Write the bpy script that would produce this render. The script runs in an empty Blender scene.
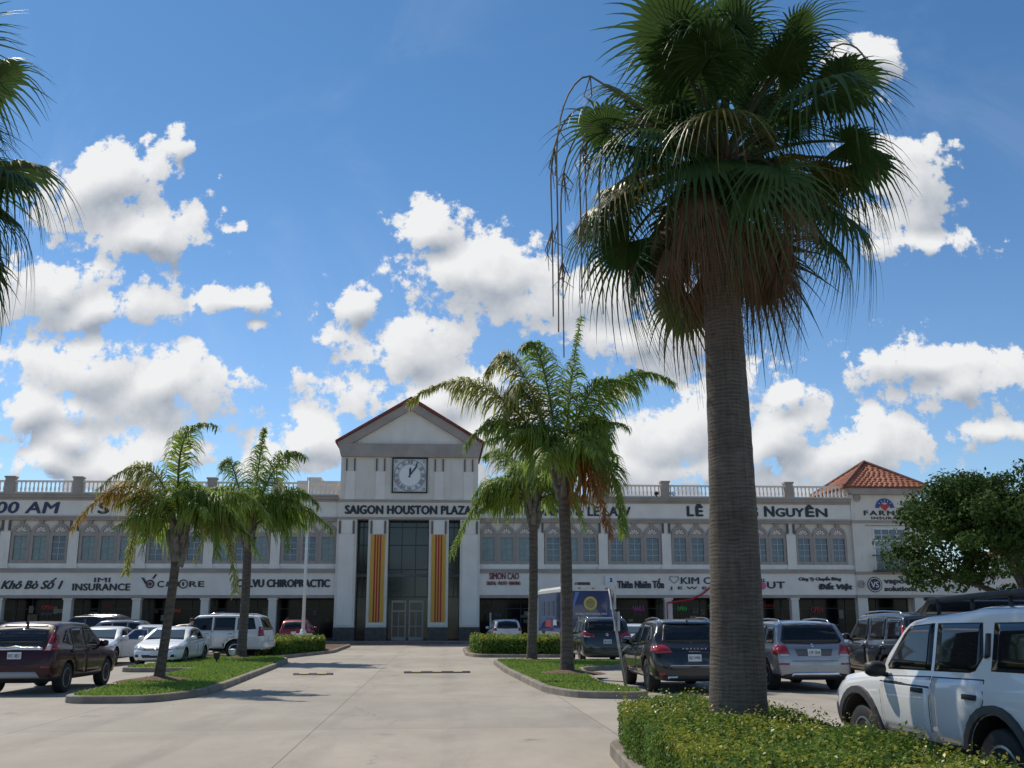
import bpy, bmesh, math, random
import numpy as np
from mathutils import Vector, Matrix
from mathutils.bvhtree import BVHTree

random.seed(7)
rng = np.random.default_rng(7)
R = math.radians
scene = bpy.context.scene
COL = scene.collection

# ------------------------------------------------------------------ camera
cam_d = bpy.data.cameras.new('camera')
cam = bpy.data.objects.new('camera', cam_d)
COL.objects.link(cam)
PITCH, ROLL = .2269, -.00175
F_ = Vector((0, math.cos(PITCH), math.sin(PITCH)))
U0 = Vector((0, -math.sin(PITCH), math.cos(PITCH)))
R0 = Vector((1, 0, 0))
R_ = R0 * math.cos(ROLL) + U0 * math.sin(ROLL)
U_ = -R0 * math.sin(ROLL) + U0 * math.cos(ROLL)
m = Matrix((R_, U_, -F_)).transposed().to_4x4()
m.translation = (0, 0, 1.7)
cam.matrix_world = m
cam_d.sensor_width = 36
cam_d.lens = 36 * 1013.7 / 1024
cam_d.clip_start = .1
cam_d.clip_end = 6000
scene.camera = cam

scene.view_settings.view_transform = 'Standard'
scene.view_settings.look = 'None'
scene.view_settings.exposure = 0.22
scene.view_settings.gamma = 1.0
scene.cycles.use_denoising = True
scene.cycles.max_bounces = 6
scene.cycles.diffuse_bounces = 3
scene.cycles.transparent_max_bounces = 6
scene.cycles.sample_clamp_indirect = 4.0

# ------------------------------------------------------------------ sun + sky
SUN = Vector((-.62, .72, 1.22)).normalized()        # towards the sun
sun_d = bpy.data.lights.new('sun', 'SUN')
sun_d.energy = 3.4
sun_d.angle = R(.53)
sun_d.color = (1.0, .92, .79)
sun = bpy.data.objects.new('sun', sun_d)
COL.objects.link(sun)
sun.rotation_euler = (-SUN).to_track_quat('-Z', 'Y').to_euler()
sun.location = SUN * 60

world = bpy.data.worlds.new('World')
scene.world = world
world.use_nodes = True
world.cycles.sampling_method = 'MANUAL'
world.cycles.sample_map_resolution = 512


class NT:
    """tiny helper to write node graphs"""
    dim = '3D'

    def __init__(s, tree):
        s.t = tree
        s.n = tree.nodes
        s.l = tree.links

    def put(s, a, sock):
        if isinstance(a, bpy.types.NodeSocket):
            s.l.new(a, sock)
        elif a is not None:
            sock.default_value = a

    def math(s, op, a, b=None, c=None, clamp=False):
        n = s.n.new('ShaderNodeMath')
        n.operation = op
        n.use_clamp = clamp
        s.put(a, n.inputs[0])
        s.put(b, n.inputs[1])
        s.put(c, n.inputs[2])
        return n.outputs[0]

    def vec(s, op, a, b=None, out=0):
        n = s.n.new('ShaderNodeVectorMath')
        n.operation = op
        s.put(a, n.inputs[0])
        s.put(b, n.inputs[1])
        return n.outputs[out]

    def comb(s, x, y, z):
        n = s.n.new('ShaderNodeCombineXYZ')
        s.put(x, n.inputs[0]); s.put(y, n.inputs[1]); s.put(z, n.inputs[2])
        return n.outputs[0]

    def sep(s, v):
        n = s.n.new('ShaderNodeSeparateXYZ')
        s.put(v, n.inputs[0])
        return n.outputs

    def noise(s, v, scale, detail=2, rough=.5, dist=0, out=0):
        n = s.n.new('ShaderNodeTexNoise')
        n.noise_dimensions = s.dim
        s.put(v, n.inputs['Vector'])
        n.inputs['Scale'].default_value = scale
        n.inputs['Detail'].default_value = detail
        n.inputs['Roughness'].default_value = rough
        n.inputs['Distortion'].default_value = dist
        return n.outputs[out]

    def voronoi(s, v, scale, feature='F1', detail=0):
        n = s.n.new('ShaderNodeTexVoronoi')
        n.feature = feature
        n.voronoi_dimensions = s.dim
        s.put(v, n.inputs['Vector'])
        n.inputs['Scale'].default_value = scale
        n.inputs['Detail'].default_value = detail
        return n.outputs

    def smooth(s, v, a, b, c=0., d=1.):
        n = s.n.new('ShaderNodeMapRange')
        n.interpolation_type = 'SMOOTHSTEP'
        s.put(v, n.inputs[0]); s.put(a, n.inputs[1]); s.put(b, n.inputs[2]); s.put(c, n.inputs[3]); s.put(d, n.inputs[4])
        return n.outputs[0]

    def lin(s, v, a, b, c=0., d=1.):
        n = s.n.new('ShaderNodeMapRange')
        s.put(v, n.inputs[0]); s.put(a, n.inputs[1]); s.put(b, n.inputs[2]); s.put(c, n.inputs[3]); s.put(d, n.inputs[4])
        return n.outputs[0]

    def mix(s, f, a, b):
        n = s.n.new('ShaderNodeMix')
        n.data_type = 'RGBA'
        s.put(f, n.inputs[0])
        s.put(a if isinstance(a, bpy.types.NodeSocket) else (*a, 1), n.inputs[6])
        s.put(b if isinstance(b, bpy.types.NodeSocket) else (*b, 1), n.inputs[7])
        return n.outputs[2]


# cumulus banks: azimuth/elevation tangents (x/y, z/y) and half sizes
CLOUDS = [
    # px centre x, y, half-width, half-height   (measured on the sky, turned into directions below)
    (100, 190, 62, 40), (150, 232, 60, 28), (55, 285, 92, 42), (110, 312, 60, 30), (90, 375, 80, 40), (175, 395, 82, 42),
    (12, 408, 58, 32), (50, 440, 50, 24), (100, 462, 85, 26), (243, 299, 48, 21), (158, 148, 17, 18),
    (215, 172, 14, 9), (231, 221, 18, 11), (312, 350, 14, 10), (268, 330, 11, 9), (20, 458, 50, 22), (60, 415, 50, 24), (700, 458, 140, 22), (300, 470, 60, 20), (312, 452, 42, 28), (432, 225, 38, 36),
    (480, 275, 75, 42), (565, 295, 105, 42), (620, 335, 95, 34), (352, 305, 26, 26), (400, 350, 66, 46), (430, 400, 90, 44),
    (490, 440, 80, 40), (600, 455, 100, 34), (690, 425, 90, 48), (770, 440, 50, 36), (862, 458, 68, 34), (900, 178, 42, 58),
    (925, 236, 56, 24), (868, 62, 38, 26), (935, 372, 90, 32), (975, 395, 80, 40), (1000, 440, 55, 20), (770, 408, 40, 20), (150, 452, 60, 24)]


def ray_dir(x, y):
    return F_ + R_ * ((x - 512) / 1013.7) + U_ * ((384 - y) / 1013.7)


fg = bpy.data.node_groups.new('cloud_field', 'ShaderNodeTree')
fg.interface.new_socket('P', in_out='INPUT', socket_type='NodeSocketVector')
fg.interface.new_socket('F', in_out='OUTPUT', socket_type='NodeSocketFloat')
fg.interface.new_socket('B', in_out='OUTPUT', socket_type='NodeSocketFloat')
g = NT(fg)
g.dim = '2D'
gi = fg.nodes.new('NodeGroupInput')
go = fg.nodes.new('NodeGroupOutput')
P = gi.outputs[0]
warp = g.noise(P, 5.0, 2, .55, out=1)
warp = g.vec('MULTIPLY', g.vec('SUBTRACT', warp, (.5, .5, .5)), (.10, .07, 0))
Pw = g.vec('ADD', P, warp)
acc = None
for (x, y, rx, ry) in CLOUDS:
    d = ray_dir(x, y)
    c = (d.x / d.y, d.z / d.y, 0)
    k = 1 / 1013.7 * 1.33
    q = g.vec('MULTIPLY', g.vec('SUBTRACT', Pw, c), (1 / (rx * k), 1 / (ry * k), 0))
    l = g.vec('LENGTH', q, out=1)
    A_ = max(.38, min(1., min(rx, ry) / 26))
    v = g.math('MULTIPLY_ADD', l, -A_ * .5 - .5, A_)
    acc = v if acc is None else g.math('SMOOTH_MAX', acc, v, .16)
# away from the photographed part of the sky: scattered clouds from noise alone
far = g.lin(g.noise(P, 1.1, 3, .5), .5, .72, -.9, .7)
px, py, pz = g.sep(P)
outx = g.smooth(g.math('ABSOLUTE', px), .56, .75)
outy = g.smooth(py, .66, .85)
out_ = g.math('MAXIMUM', outx, outy)
base = g.math('ADD', g.math('MULTIPLY', acc, g.math('SUBTRACT', 1., out_)), g.math('MULTIPLY', far, out_))
n1 = g.noise(P, 13.0, 8, .66)
vo = g.voronoi(g.vec('ADD', P, g.vec('MULTIPLY', g.noise(P, 22., 2, .5, out=1), (.022, .022, 0))), 26.0, 'F1', 1)[0]
n3 = g.noise(P, 70.0, 5, .7)
det = g.math('ADD', g.math('ADD', g.math('MULTIPLY', g.math('SUBTRACT', n1, .5), 2.2), g.math('MULTIPLY', g.math('SUBTRACT', n3, .5), .9)), g.math('MULTIPLY', g.math('SUBTRACT', .42, vo), .75))
g.l.new(g.math('ADD', base, det), go.inputs[0])
g.l.new(base, go.inputs[1])

w = NT(world.node_tree)
w.dim = '2D'
for nd in list(w.n):
    w.n.remove(nd)
out = w.n.new('ShaderNodeOutputWorld')
bg = w.n.new('ShaderNodeBackground')
bg.inputs['Strength'].default_value = .115
sky = w.n.new('ShaderNodeTexSky')
sky.sky_type = 'NISHITA'
sky.sun_disc = False
sky.sun_elevation = math.asin(SUN.z)
sky.sun_rotation = math.atan2(SUN.x, SUN.y)
sky.altitude = 50
sky.air_density = 1.0
sky.dust_density = .15
sky.ozone_density = 1.6
tc = w.n.new('ShaderNodeTexCoord')
D = tc.outputs['Generated']
dx, dy, dz = w.sep(D)
ay = w.math('MAXIMUM', w.math('ABSOLUTE', dy), .03)
PP = w.comb(w.math('ADD', w.math('DIVIDE', dx, ay), w.math('MULTIPLY', w.math('LESS_THAN', dy, 0.), 37.7)), w.math('DIVIDE', dz, ay), 0.)


def field(vsock):
    n = w.n.new('ShaderNodeGroup')
    n.node_tree = fg
    w.l.new(vsock, n.inputs[0])
    return n.outputs


f0, b0 = field(PP)
f1, b1 = field(w.vec('ADD', PP, (-.008, .018, 0)))
alpha = w.smooth(f0, -.10, .22)
wisp = w.math('MULTIPLY', w.smooth(w.noise(PP, 3.2, 6, .62, .6), .50, .85), .10)
s_small = w.math('MULTIPLY', w.math('SUBTRACT', f0, f1), .27)
s_big = w.math('MULTIPLY', w.math('SUBTRACT', b0, b1), 1.05)
thick = w.smooth(f0, .2, 1.5)
lum = w.math('ADD', w.math('ADD', s_small, s_big), w.math('SUBTRACT', .66, w.math('MULTIPLY', thick, .26)))
lum = w.math('MAXIMUM', w.math('MINIMUM', lum, 1.0), .0)
ccol = w.mix(lum, (2.5, 2.85, 3.4), (6.5, 6.55, 6.6))
tint = w.n.new('ShaderNodeMix'); tint.data_type = 'RGBA'; tint.blend_type = 'MULTIPLY'
tint.inputs[0].default_value = 1
w.l.new(sky.outputs[0], tint.inputs[6])
w.l.new(w.mix(w.smooth(dz, .05, .55), (.66, .79, .93), (.40, .64, .79)), tint.inputs[7])
skyc = w.mix(wisp, tint.outputs[2], (6.6, 7.0, 7.5))
fin = w.mix(w.math('MULTIPLY', alpha, w.smooth(dz, -.02, .02)), skyc, ccol)
w.l.new(fin, bg.inputs[0])
w.l.new(bg.outputs[0], out.inputs[0])

# ------------------------------------------------------------------ materials
MATS = {}


def mat(name, col, rough=.6, metal=0., var=.0, scale=3., bump=0., bscale=40., coat=0., col2=None, spec=.5, emit=None, estr=0., alpha=None,
        stretch=(1, 1, 1)):
    if name in MATS:
        return MATS[name]
    mt = bpy.data.materials.new(name)
    mt.use_nodes = True
    t = NT(mt.node_tree)
    b = mt.node_tree.nodes['Principled BSDF']
    b.inputs['Base Color'].default_value = (*col, 1)
    b.inputs['Roughness'].default_value = rough
    b.inputs['Metallic'].default_value = metal
    b.inputs['Coat Weight'].default_value = coat
    b.inputs['Coat Roughness'].default_value = .04
    b.inputs['Specular IOR Level'].default_value = spec
    if emit:
        b.inputs['Emission Color'].default_value = (*emit, 1)
        b.inputs['Emission Strength'].default_value = estr
    if var or col2 or bump:
        tcx = t.n.new('ShaderNodeTexCoord')
        v = tcx.outputs['Object']
        if stretch != (1, 1, 1):
            v = t.vec('MULTIPLY', v, stretch)
    if var or col2:
        n = t.noise(v, scale, 6, .6)
        f = t.smooth(n, .3, .7)
        c2 = col2 if col2 else tuple(min(1, c * (1 - var)) for c in col)
        c1 = col if col2 else tuple(min(1, c * (1 + var * .5)) for c in col)
        t.l.new(t.mix(f, c2, c1), b.inputs['Base Color'])
    if bump:
        bn = t.n.new('ShaderNodeBump')
        bn.inputs['Strength'].default_value = bump
        bn.inputs['Distance'].default_value = .02
        t.l.new(t.noise(v, bscale, 4, .6), bn.inputs['Height'])
        t.l.new(bn.outputs[0], b.inputs['Normal'])
    MATS[name] = mt
    return mt


def leafmat(name, c1, c2, scale=1.2, trans=.25, rough=.45, spec=.5):
    """leaf: colour varies leaf to leaf, some light passes through"""
    mt = bpy.data.materials.new(name)
    mt.use_nodes = True
    t = NT(mt.node_tree)
    b = mt.node_tree.nodes['Principled BSDF']
    o = mt.node_tree.nodes['Material Output']
    geo = t.n.new('ShaderNodeNewGeometry')
    tcx = t.n.new('ShaderNodeTexCoord')
    n = t.noise(tcx.outputs['Object'], scale, 4, .6)
    f = t.math('ADD', t.math('MULTIPLY', geo.outputs['Random Per Island'], .5), t.math('MULTIPLY', t.smooth(n, .3, .7), .5))
    c = t.mix(f, c1, c2)
    t.l.new(c, b.inputs['Base Color'])
    b.inputs['Roughness'].default_value = rough
    b.inputs['Specular IOR Level'].default_value = spec
    tr = t.n.new('ShaderNodeBsdfTranslucent')
    t.l.new(t.mix(.5, c, tuple(min(1, x * 1.6) for x in c2)), tr.inputs[0])
    mx = t.n.new('ShaderNodeMixShader')
    mx.inputs[0].default_value = trans
    t.l.new(b.outputs[0], mx.inputs[1])
    t.l.new(tr.outputs[0], mx.inputs[2])
    t.l.new(mx.outputs[0], o.inputs[0])
    MATS[name] = mt
    return mt


def streaked(name, c1, c2):
    mt = mat(name, c1, .8, var=.08, scale=.7, bump=.25, bscale=30)
    t = NT(mt.node_tree)
    b = mt.node_tree.nodes['Principled BSDF']
    old = b.inputs['Base Color'].links[0].from_socket
    tcx = t.n.new('ShaderNodeTexCoord')
    v = tcx.outputs['Object']
    st_ = t.noise(t.vec('MULTIPLY', v, (3.2, 3.2, .22)), 1., 5, .65)
    gr = t.noise(v, .45, 4, .6)
    f = t.math('MULTIPLY', t.smooth(st_, .50, .78), t.smooth(gr, .38, .62))
    t.l.new(t.mix(t.math('MULTIPLY', f, .42), old, c2), b.inputs['Base Color'])
    return mt


WHITE_OLD = mat('plain stucco', (.68, .61, .53), .8, var=.10, scale=.7, bump=.25, bscale=30)
WHITE = streaked('white stucco', (.75, .69, .61), (.42, .37, .31))
WHITE2 = streaked('bright stucco', (.83, .775, .70), (.50, .45, .38))
TAUPE = mat('taupe trim', (.39, .335, .295), .8, var=.14, scale=.9, bump=.2, bscale=30)
TAUPE2 = mat('dark bracket', (.12, .10, .095), .7)
STONE = mat('dark stone base', (.055, .053, .055), .35, var=.5, scale=3)
GLASSD = mat('dark shop glass', (.006, .007, .009), .12, var=.3, scale=.5, spec=.22)
GLASSB = mat('blue window glass', (.055, .095, .15), .12, var=.35, scale=.9, spec=.8)
GLASST = mat('pale window blind behind glass', (.19, .26, .27), .18, var=.3, scale=.7, spec=.7)
METALD = mat('dark frame metal', (.05, .05, .055), .4, .5)
METALG = mat('galvanised metal', (.38, .39, .40), .45, .6, var=.25, scale=8)
WPAINT = mat('white paint', (.75, .75, .74), .45, var=.06, scale=5)
SIGNK = mat('navy black lettering', (.018, .020, .035), .4)
SIGNR = mat('dark red lettering', (.20, .02, .025), .4)
TILE = mat('clay roof tile', (.42, .155, .085), .75, col2=(.27, .085, .045), scale=6, bump=.3)
CURB = mat('curb concrete', (.25, .215, .175), .85, var=.35, scale=1.7, bump=.3)
MULCH = mat('mulch', (.16, .095, .06), .95, var=.6, scale=14, bump=1, bscale=50)
SOIL = mat('lawn soil', (.11, .16, .04), .95, var=.4, scale=3, bump=1, bscale=60)
RUBBER = mat('tyre rubber', (.018, .018, .019), .75, var=.2, scale=9)
BLKP = mat('black plastic', (.022, .022, .024), .55)
CHROME = mat('chrome', (.62, .63, .65), .12, 1.)
ALLOY = mat('wheel alloy', (.42, .43, .45), .3, .9)
CARGL = mat('car glass', (.008, .010, .013), .03, spec=.5)
CARGLC = mat('clear car glass', (.06, .08, .085), .05, spec=.6)
TAILR = mat('tail lamp red', (.32, .008, .012), .12, coat=1.)
LAMPC = mat('head lamp lens', (.45, .47, .50), .08, coat=1.)
REFL = mat('plate', (.62, .66, .70), .5, var=.08, scale=6)


def paint(name, c, metal=.3):
    return mat(name, c, .34, metal, coat=1., var=.05, scale=2)


# ------------------------------------------------------------------ mesh helpers
class MB:
    def __init__(s):
        s.v = []
        s.f = []
        s.mi = []
        s.cur = 0

    def add(s, vs, fs):
        o = len(s.v)
        s.v.extend([tuple(v) for v in vs])
        for f in fs:
            s.f.append(tuple(i + o for i in f))
            s.mi.append(s.cur)
        return s

    def box(s, x0, x1, y0, y1, z0, z1, rz=0, c=None):
        vs = [(x, y, z) for z in (z0, z1) for y in (y0, y1) for x in (x0, x1)]
        if rz:
            cx, cy = c if c else ((x0 + x1) / 2, (y0 + y1) / 2)
            ca, sa = math.cos(rz), math.sin(rz)
            vs = [(cx + (x - cx) * ca - (y - cy) * sa, cy + (x - cx) * sa + (y - cy) * ca, z) for x, y, z in vs]
        return s.add(vs, [(0, 2, 3, 1), (4, 5, 7, 6), (0, 1, 5, 4), (1, 3, 7, 5), (3, 2, 6, 7), (2, 0, 4, 6)])

    def prism(s, poly, y0, y1, axis='y'):
        """polygon in x,z (or x,y / y,z) pushed through y0..y1"""
        n = len(poly)
        if axis == 'y':
            P = lambda p, t: (p[0], t, p[1])
        elif axis == 'z':
            P = lambda p, t: (p[0], p[1], t)
        else:
            P = lambda p, t: (t, p[0], p[1])
        vs = [P(p, y0) for p in poly] + [P(p, y1) for p in poly]
        fs = [tuple(range(n))[::-1], tuple(range(n, 2 * n))]
        fs += [(i, (i + 1) % n, n + (i + 1) % n, n + i) for i in range(n)]
        return s.add(vs, fs)

    def tube(s, pts, rad, n=8, cap=True):
        pts = [Vector(p) for p in pts]
        rr = rad if hasattr(rad, '__len__') else [rad] * len(pts)
        vs, fs = [], []
        up = Vector((0, 0, 1))
        a = None
        for i, p in enumerate(pts):
            d = (pts[min(i + 1, len(pts) - 1)] - pts[max(i - 1, 0)]).normalized()
            if a is None:
                a = d.cross(up if abs(d.z) < .9 else Vector((1, 0, 0))).normalized()
            else:
                a = (a - d * a.dot(d)).normalized()
            b = d.cross(a)
            for k in range(n):
                t = 2 * math.pi * k / n
                vs.append(p + (a * math.cos(t) + b * math.sin(t)) * rr[i])
        for i in range(len(pts) - 1):
            for k in range(n):
                k2 = (k + 1) % n
                fs.append((i * n + k, i * n + k2, (i + 1) * n + k2, (i + 1) * n + k))
        if cap:
            fs.append(tuple(range(n))[::-1])
            fs.append(tuple((len(pts) - 1) * n + k for k in range(n)))
        return s.add(vs, fs)

    def lathe(s, prof, n=24, axis='z', c=(0, 0, 0), rfn=None):
        vs, fs = [], []
        for r, h in prof:
            for k in range(n):
                t = 2 * math.pi * k / n
                a, b = r * math.cos(t), r * math.sin(t)
                if axis == 'z':
                    vs.append((c[0] + a, c[1] + b, c[2] + h))
                elif axis == 'y':
                    vs.append((c[0] + a, c[1] + h, c[2] + b))
                else:
                    vs.append((c[0] + h, c[1] + a, c[2] + b))
        for i in range(len(prof) - 1):
            for k in range(n):
                k2 = (k + 1) % n
                fs.append((i * n + k, i * n + k2, (i + 1) * n + k2, (i + 1) * n + k))
        fs.append(tuple(range(n)))
        fs.append(tuple((len(prof) - 1) * n + k for k in range(n)))
        return s.add(vs, fs)

    def mesh(s, name='mesh', mats=(), smooth=False):
        me = bpy.data.meshes.new(name)
        me.from_pydata(s.v, [], s.f)
        for m_ in mats:
            me.materials.append(m_)
        if len(mats) > 1:
            me.polygons.foreach_set('material_index', s.mi)
        if smooth:
            me.shade_smooth() if hasattr(me, 'shade_smooth') else None
            me.polygons.foreach_set('use_smooth', [True] * len(me.polygons))
        me.update()
        return me

    def build(s, name, mats, parent=None, smooth=False, loc=None, rz=0, recalc=True):
        if not isinstance(mats, (list, tuple)):
            mats = [mats]
        me = s.mesh(name, mats, smooth)
        if recalc:
            bm = bmesh.new()
            bm.from_mesh(me)
            bmesh.ops.recalc_face_normals(bm, faces=bm.faces)
            bm.to_mesh(me)
            bm.free()
        return link(name, me, parent, loc, rz)


def link(name, me, parent=None, loc=None, rz=0):
    o = bpy.data.objects.new(name, me)
    COL.objects.link(o)
    if parent:
        o.parent = parent
    if loc:
        o.location = loc
    if rz:
        o.rotation_euler = (0, 0, rz)
    return o


def empty(name, loc=(0, 0, 0), rz=0, parent=None):
    return link(name, None, parent, loc, rz)


def tag(o, label=None, cat=None, group=None, kind=None):
    if label:
        o['label'] = label
    if cat:
        o['category'] = cat
    if group:
        o['group'] = group
    if kind:
        o['kind'] = kind
    return o


def copy_tree(o, parent=None):
    c = o.copy()
    COL.objects.link(c)
    if parent:
        c.parent = parent
    for ch in list(o.children):
        copy_tree(ch, c)
    return c


def quads_mesh(name, V, Fq, mats, smooth=False, mi=None):
    """fast numpy mesh: V (n,3), Fq (m,4)"""
    me = bpy.data.meshes.new(name)
    V = np.asarray(V, dtype=np.float32)
    Fq = np.asarray(Fq, dtype=np.int32)
    me.vertices.add(len(V))
    me.vertices.foreach_set('co', V.ravel())
    k = Fq.shape[1]
    me.loops.add(Fq.size)
    me.loops.foreach_set('vertex_index', Fq.ravel())
    me.polygons.add(len(Fq))
    me.polygons.foreach_set('loop_start', np.arange(0, Fq.size, k, dtype=np.int32))
    for m_ in mats:
        me.materials.append(m_)
    if mi is not None:
        me.polygons.foreach_set('material_index', np.asarray(mi, dtype=np.int32))
    me.update(calc_edges=True)
    me.validate()
    return me


# ------------------------------------------------------------------ lettering
_tc = bpy.data.curves.new('lettering', 'FONT')
_to = bpy.data.objects.new('lettering_maker', _tc)


def glyphs(txt, bold=.0, shear=0., spacing=1., align='LEFT', res=3):
    """mesh of a text, x right, y up, z thickness; unit size"""
    COL.objects.link(_to)
    _tc.body = txt
    _tc.size = 1.0
    _tc.offset = bold
    _tc.shear = shear
    _tc.space_character = spacing
    _tc.extrude = .5
    _tc.resolution_u = res
    _tc.align_x = align
    _tc.fill_mode = 'BOTH'
    dg = bpy.context.evaluated_depsgraph_get()
    dg.update()
    me = bpy.data.meshes.new_from_object(_to.evaluated_get(dg), depsgraph=dg)
    n = len(me.vertices)
    co = np.empty(n * 3, dtype=np.float32)
    me.vertices.foreach_get('co', co)
    co = co.reshape(-1, 3)
    faces = [tuple(p.vertices) for p in me.polygons]
    bpy.data.meshes.remove(me)
    COL.objects.unlink(_to)
    return co, faces


def text_into(mb, txt, x0, x1, z0, z1, y, depth=.06, bold=.02, shear=0., spacing=1., xform=None, serif=0.):
    """fit the text into the box on a wall facing -y; thickness from y-depth to y"""
    extra = max(0., bold - .006)
    if extra > .004 and xform is None:                       # heavier strokes: struck again a little to each side
        e = extra * 2.1 * (z1 - z0)
        for k_, (ex_, ez_) in enumerate(((-e, 0), (e, 0), (0, e * .6), (0, -e * .6))):
            text_into(mb, txt, x0 + e + ex_, x1 - e + ex_, z0 + e * .6 + ez_, z1 - e * .6 + ez_, y, depth - .004 * (k_ + 1), .0, shear, spacing)
        x0, x1, z0, z1 = x0 + e, x1 - e, z0 + e * .6, z1 - e * .6
        bold = 0.
    co, faces = glyphs(txt, min(bold, .006), shear, spacing)
    mn, mx = co.min(0), co.max(0)
    u = (co[:, 0] - mn[0]) / (mx[0] - mn[0]) * (x1 - x0) + x0
    v = (co[:, 1] - mn[1]) / (mx[1] - mn[1]) * (z1 - z0) + z0
    d = y - (co[:, 2] - mn[2]) / max(1e-6, mx[2] - mn[2]) * depth
    vs = np.stack([u, d, v], 1)
    if xform is not None:
        vs = [xform(p) for p in vs]
    mb.add(vs, faces)
    return mb


def ring_poly(cx, cz, r0, r1, a0=0, a1=2 * math.pi, n=20):
    o = [(cx + r1 * math.cos(a0 + (a1 - a0) * i / n), cz + r1 * math.sin(a0 + (a1 - a0) * i / n)) for i in range(n + 1)]
    i_ = [(cx + r0 * math.cos(a0 + (a1 - a0) * i / n), cz + r0 * math.sin(a0 + (a1 - a0) * i / n)) for i in range(n + 1)]
    return o, i_


def add_ring(mb, cx, cz, r0, r1, y0, y1, a0=0, a1=2 * math.pi, n=20):
    o, i_ = ring_poly(cx, cz, r0, r1, a0, a1, n)
    for k in range(n):
        mb.prism([o[k], o[k + 1], i_[k + 1], i_[k]], y0, y1)
    return mb


def disc(cx, cz, r, n=24):
    return [(cx + r * math.cos(2 * math.pi * i / n), cz + r * math.sin(2 * math.pi * i / n)) for i in range(n)]


# ------------------------------------------------------------------ ground
PSI = .07124                                     # the plaza stands a little turned
HEAD = Vector((-math.sin(PSI), math.cos(PSI), 0))


def ground_material():
    mt = bpy.data.materials.new('concrete paving')
    mt.use_nodes = True
    t = NT(mt.node_tree)
    b = mt.node_tree.nodes['Principled BSDF']
    tcx = t.n.new('ShaderNodeTexCoord')
    v = tcx.outputs['Object']
    big = t.smooth(t.noise(v, .13, 5, .6), .3, .7)
    mid = t.smooth(t.noise(t.vec('MULTIPLY', v, (1, .45, 1)), 1.1, 6, .65), .25, .75)
    fine = t.noise(v, 22, 5, .7)
    c = t.mix(big, (.34, .30, .24), (.45, .40, .33))
    c = t.mix(t.math('MULTIPLY', mid, .45), c, (.235, .205, .17))
    c = t.mix(t.math('MULTIPLY', t.smooth(fine, .35, .75), .22), c, (.42, .39, .34))
    # slab tone, joints
    br = t.n.new('ShaderNodeTexBrick')
    br.offset = 0
    br.inputs['Scale'].default_value = 1
    br.inputs['Brick Width'].default_value = 4.6
    br.inputs['Row Height'].default_value = 5.2
    br.inputs['Mortar Size'].default_value = .012
    br.inputs['Mortar Smooth'].default_value = .3
    br.inputs['Color1'].default_value = (1, 1, 1, 1)
    br.inputs['Color2'].default_value = (.86, .87, .88, 1)
    br.inputs['Mortar'].default_value = (.42, .40, .38, 1)
    vv = t.vec('ADD', v, t.vec('MULTIPLY', t.noise(v, 2.0, 3, .6, out=1), (.02, .02, 0)))
    t.l.new(t.vec('ADD', vv, (1.9, 3.9, 0)), br.inputs['Vector'])
    mm = t.n.new('ShaderNodeMix'); mm.data_type = 'RGBA'; mm.blend_type = 'MULTIPLY'
    mm.inputs[0].default_value = .85
    t.l.new(c, mm.inputs[6]); t.l.new(br.outputs[0], mm.inputs[7])
    c = mm.outputs[2]
    # hairline cracks
    cr = t.n.new('ShaderNodeTexVoronoi')
    cr.feature = 'DISTANCE_TO_EDGE'
    t.l.new(t.vec('ADD', v, t.vec('MULTIPLY', t.noise(v, 1.6, 5, .7, out=1), (.9, .9, 0))), cr.inputs['Vector'])
    cr.inputs['Scale'].default_value = .16
    crk = t.math('MULTIPLY', t.smooth(cr.outputs[0], .0, .0022, 1, 0), t.smooth(t.noise(v, .35, 2), .5, .56))
    c = t.mix(t.math('MULTIPLY', crk, .6), c, (.10, .09, .08))
    # tyre marks along the drive and darker drip line between them
    tx, ty, tz = t.sep(v)
    wl = t.math('ADD', tx, t.math('MULTIPLY', t.noise(t.vec('MULTIPLY', v, (1, .12, 1)), 1.0, 2), 1.4))
    band = t.math('ABSOLUTE', t.math('SINE', t.math('MULTIPLY', wl, 1.55)))
    trk = t.math('MULTIPLY', t.smooth(band, .86, 1.0), t.smooth(t.noise(t.vec('MULTIPLY', v, (1.2, .25, 1)), 1.0, 5, .7), .40, .70))
    c = t.mix(t.math('MULTIPLY', trk, .34), c, (.15, .135, .115))
    gum = t.voronoi(v, 2.1)[0]
    c = t.mix(t.math('MULTIPLY', t.smooth(gum, .03, .06, 1, 0), .5), c, (.12, .11, .10))
    # oil spots
    oil = t.voronoi(t.vec('MULTIPLY', v, (1, .7, 1)), .55)[0]
    oilm = t.math('MULTIPLY', t.smooth(oil, .02, .16, 1, 0), t.smooth(t.noise(v, 3.2, 4, .7), .4, .62))
    c = t.mix(t.math('MULTIPLY', oilm, .7), c, (.11, .10, .09))
    t.l.new(c, b.inputs['Base Color'])
    b.inputs['Roughness'].default_value = .85
    bn = t.n.new('ShaderNodeBump')
    bn.inputs['Strength'].default_value = .25
    bn.inputs['Distance'].default_value = .01
    t.l.new(fine, bn.inputs['Height'])
    t.l.new(bn.outputs[0], b.inputs['Normal'])
    return mt


def grid_sheet(name, xs, ys, z, mt, kind='structure', rz=0):
    vs = [(x, y, z) for y in ys for x in xs]
    n = len(xs)
    fs = [(j * n + i, j * n + i + 1, (j + 1) * n + i + 1, (j + 1) * n + i) for j in range(len(ys) - 1) for i in range(n - 1)]
    mb = MB().add(vs, fs)
    o = mb.build(name, mt, rz=rz)
    return tag(o, kind=kind)


grid_sheet('ground', [-3000, 3000], [-3000, 3000], -.02, mat('far ground', (.12, .12, .08), .95, var=.3, scale=.01))
grid_sheet('parking_lot', [-90, 90], [-12, 74], 0, ground_material(), rz=PSI)


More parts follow.
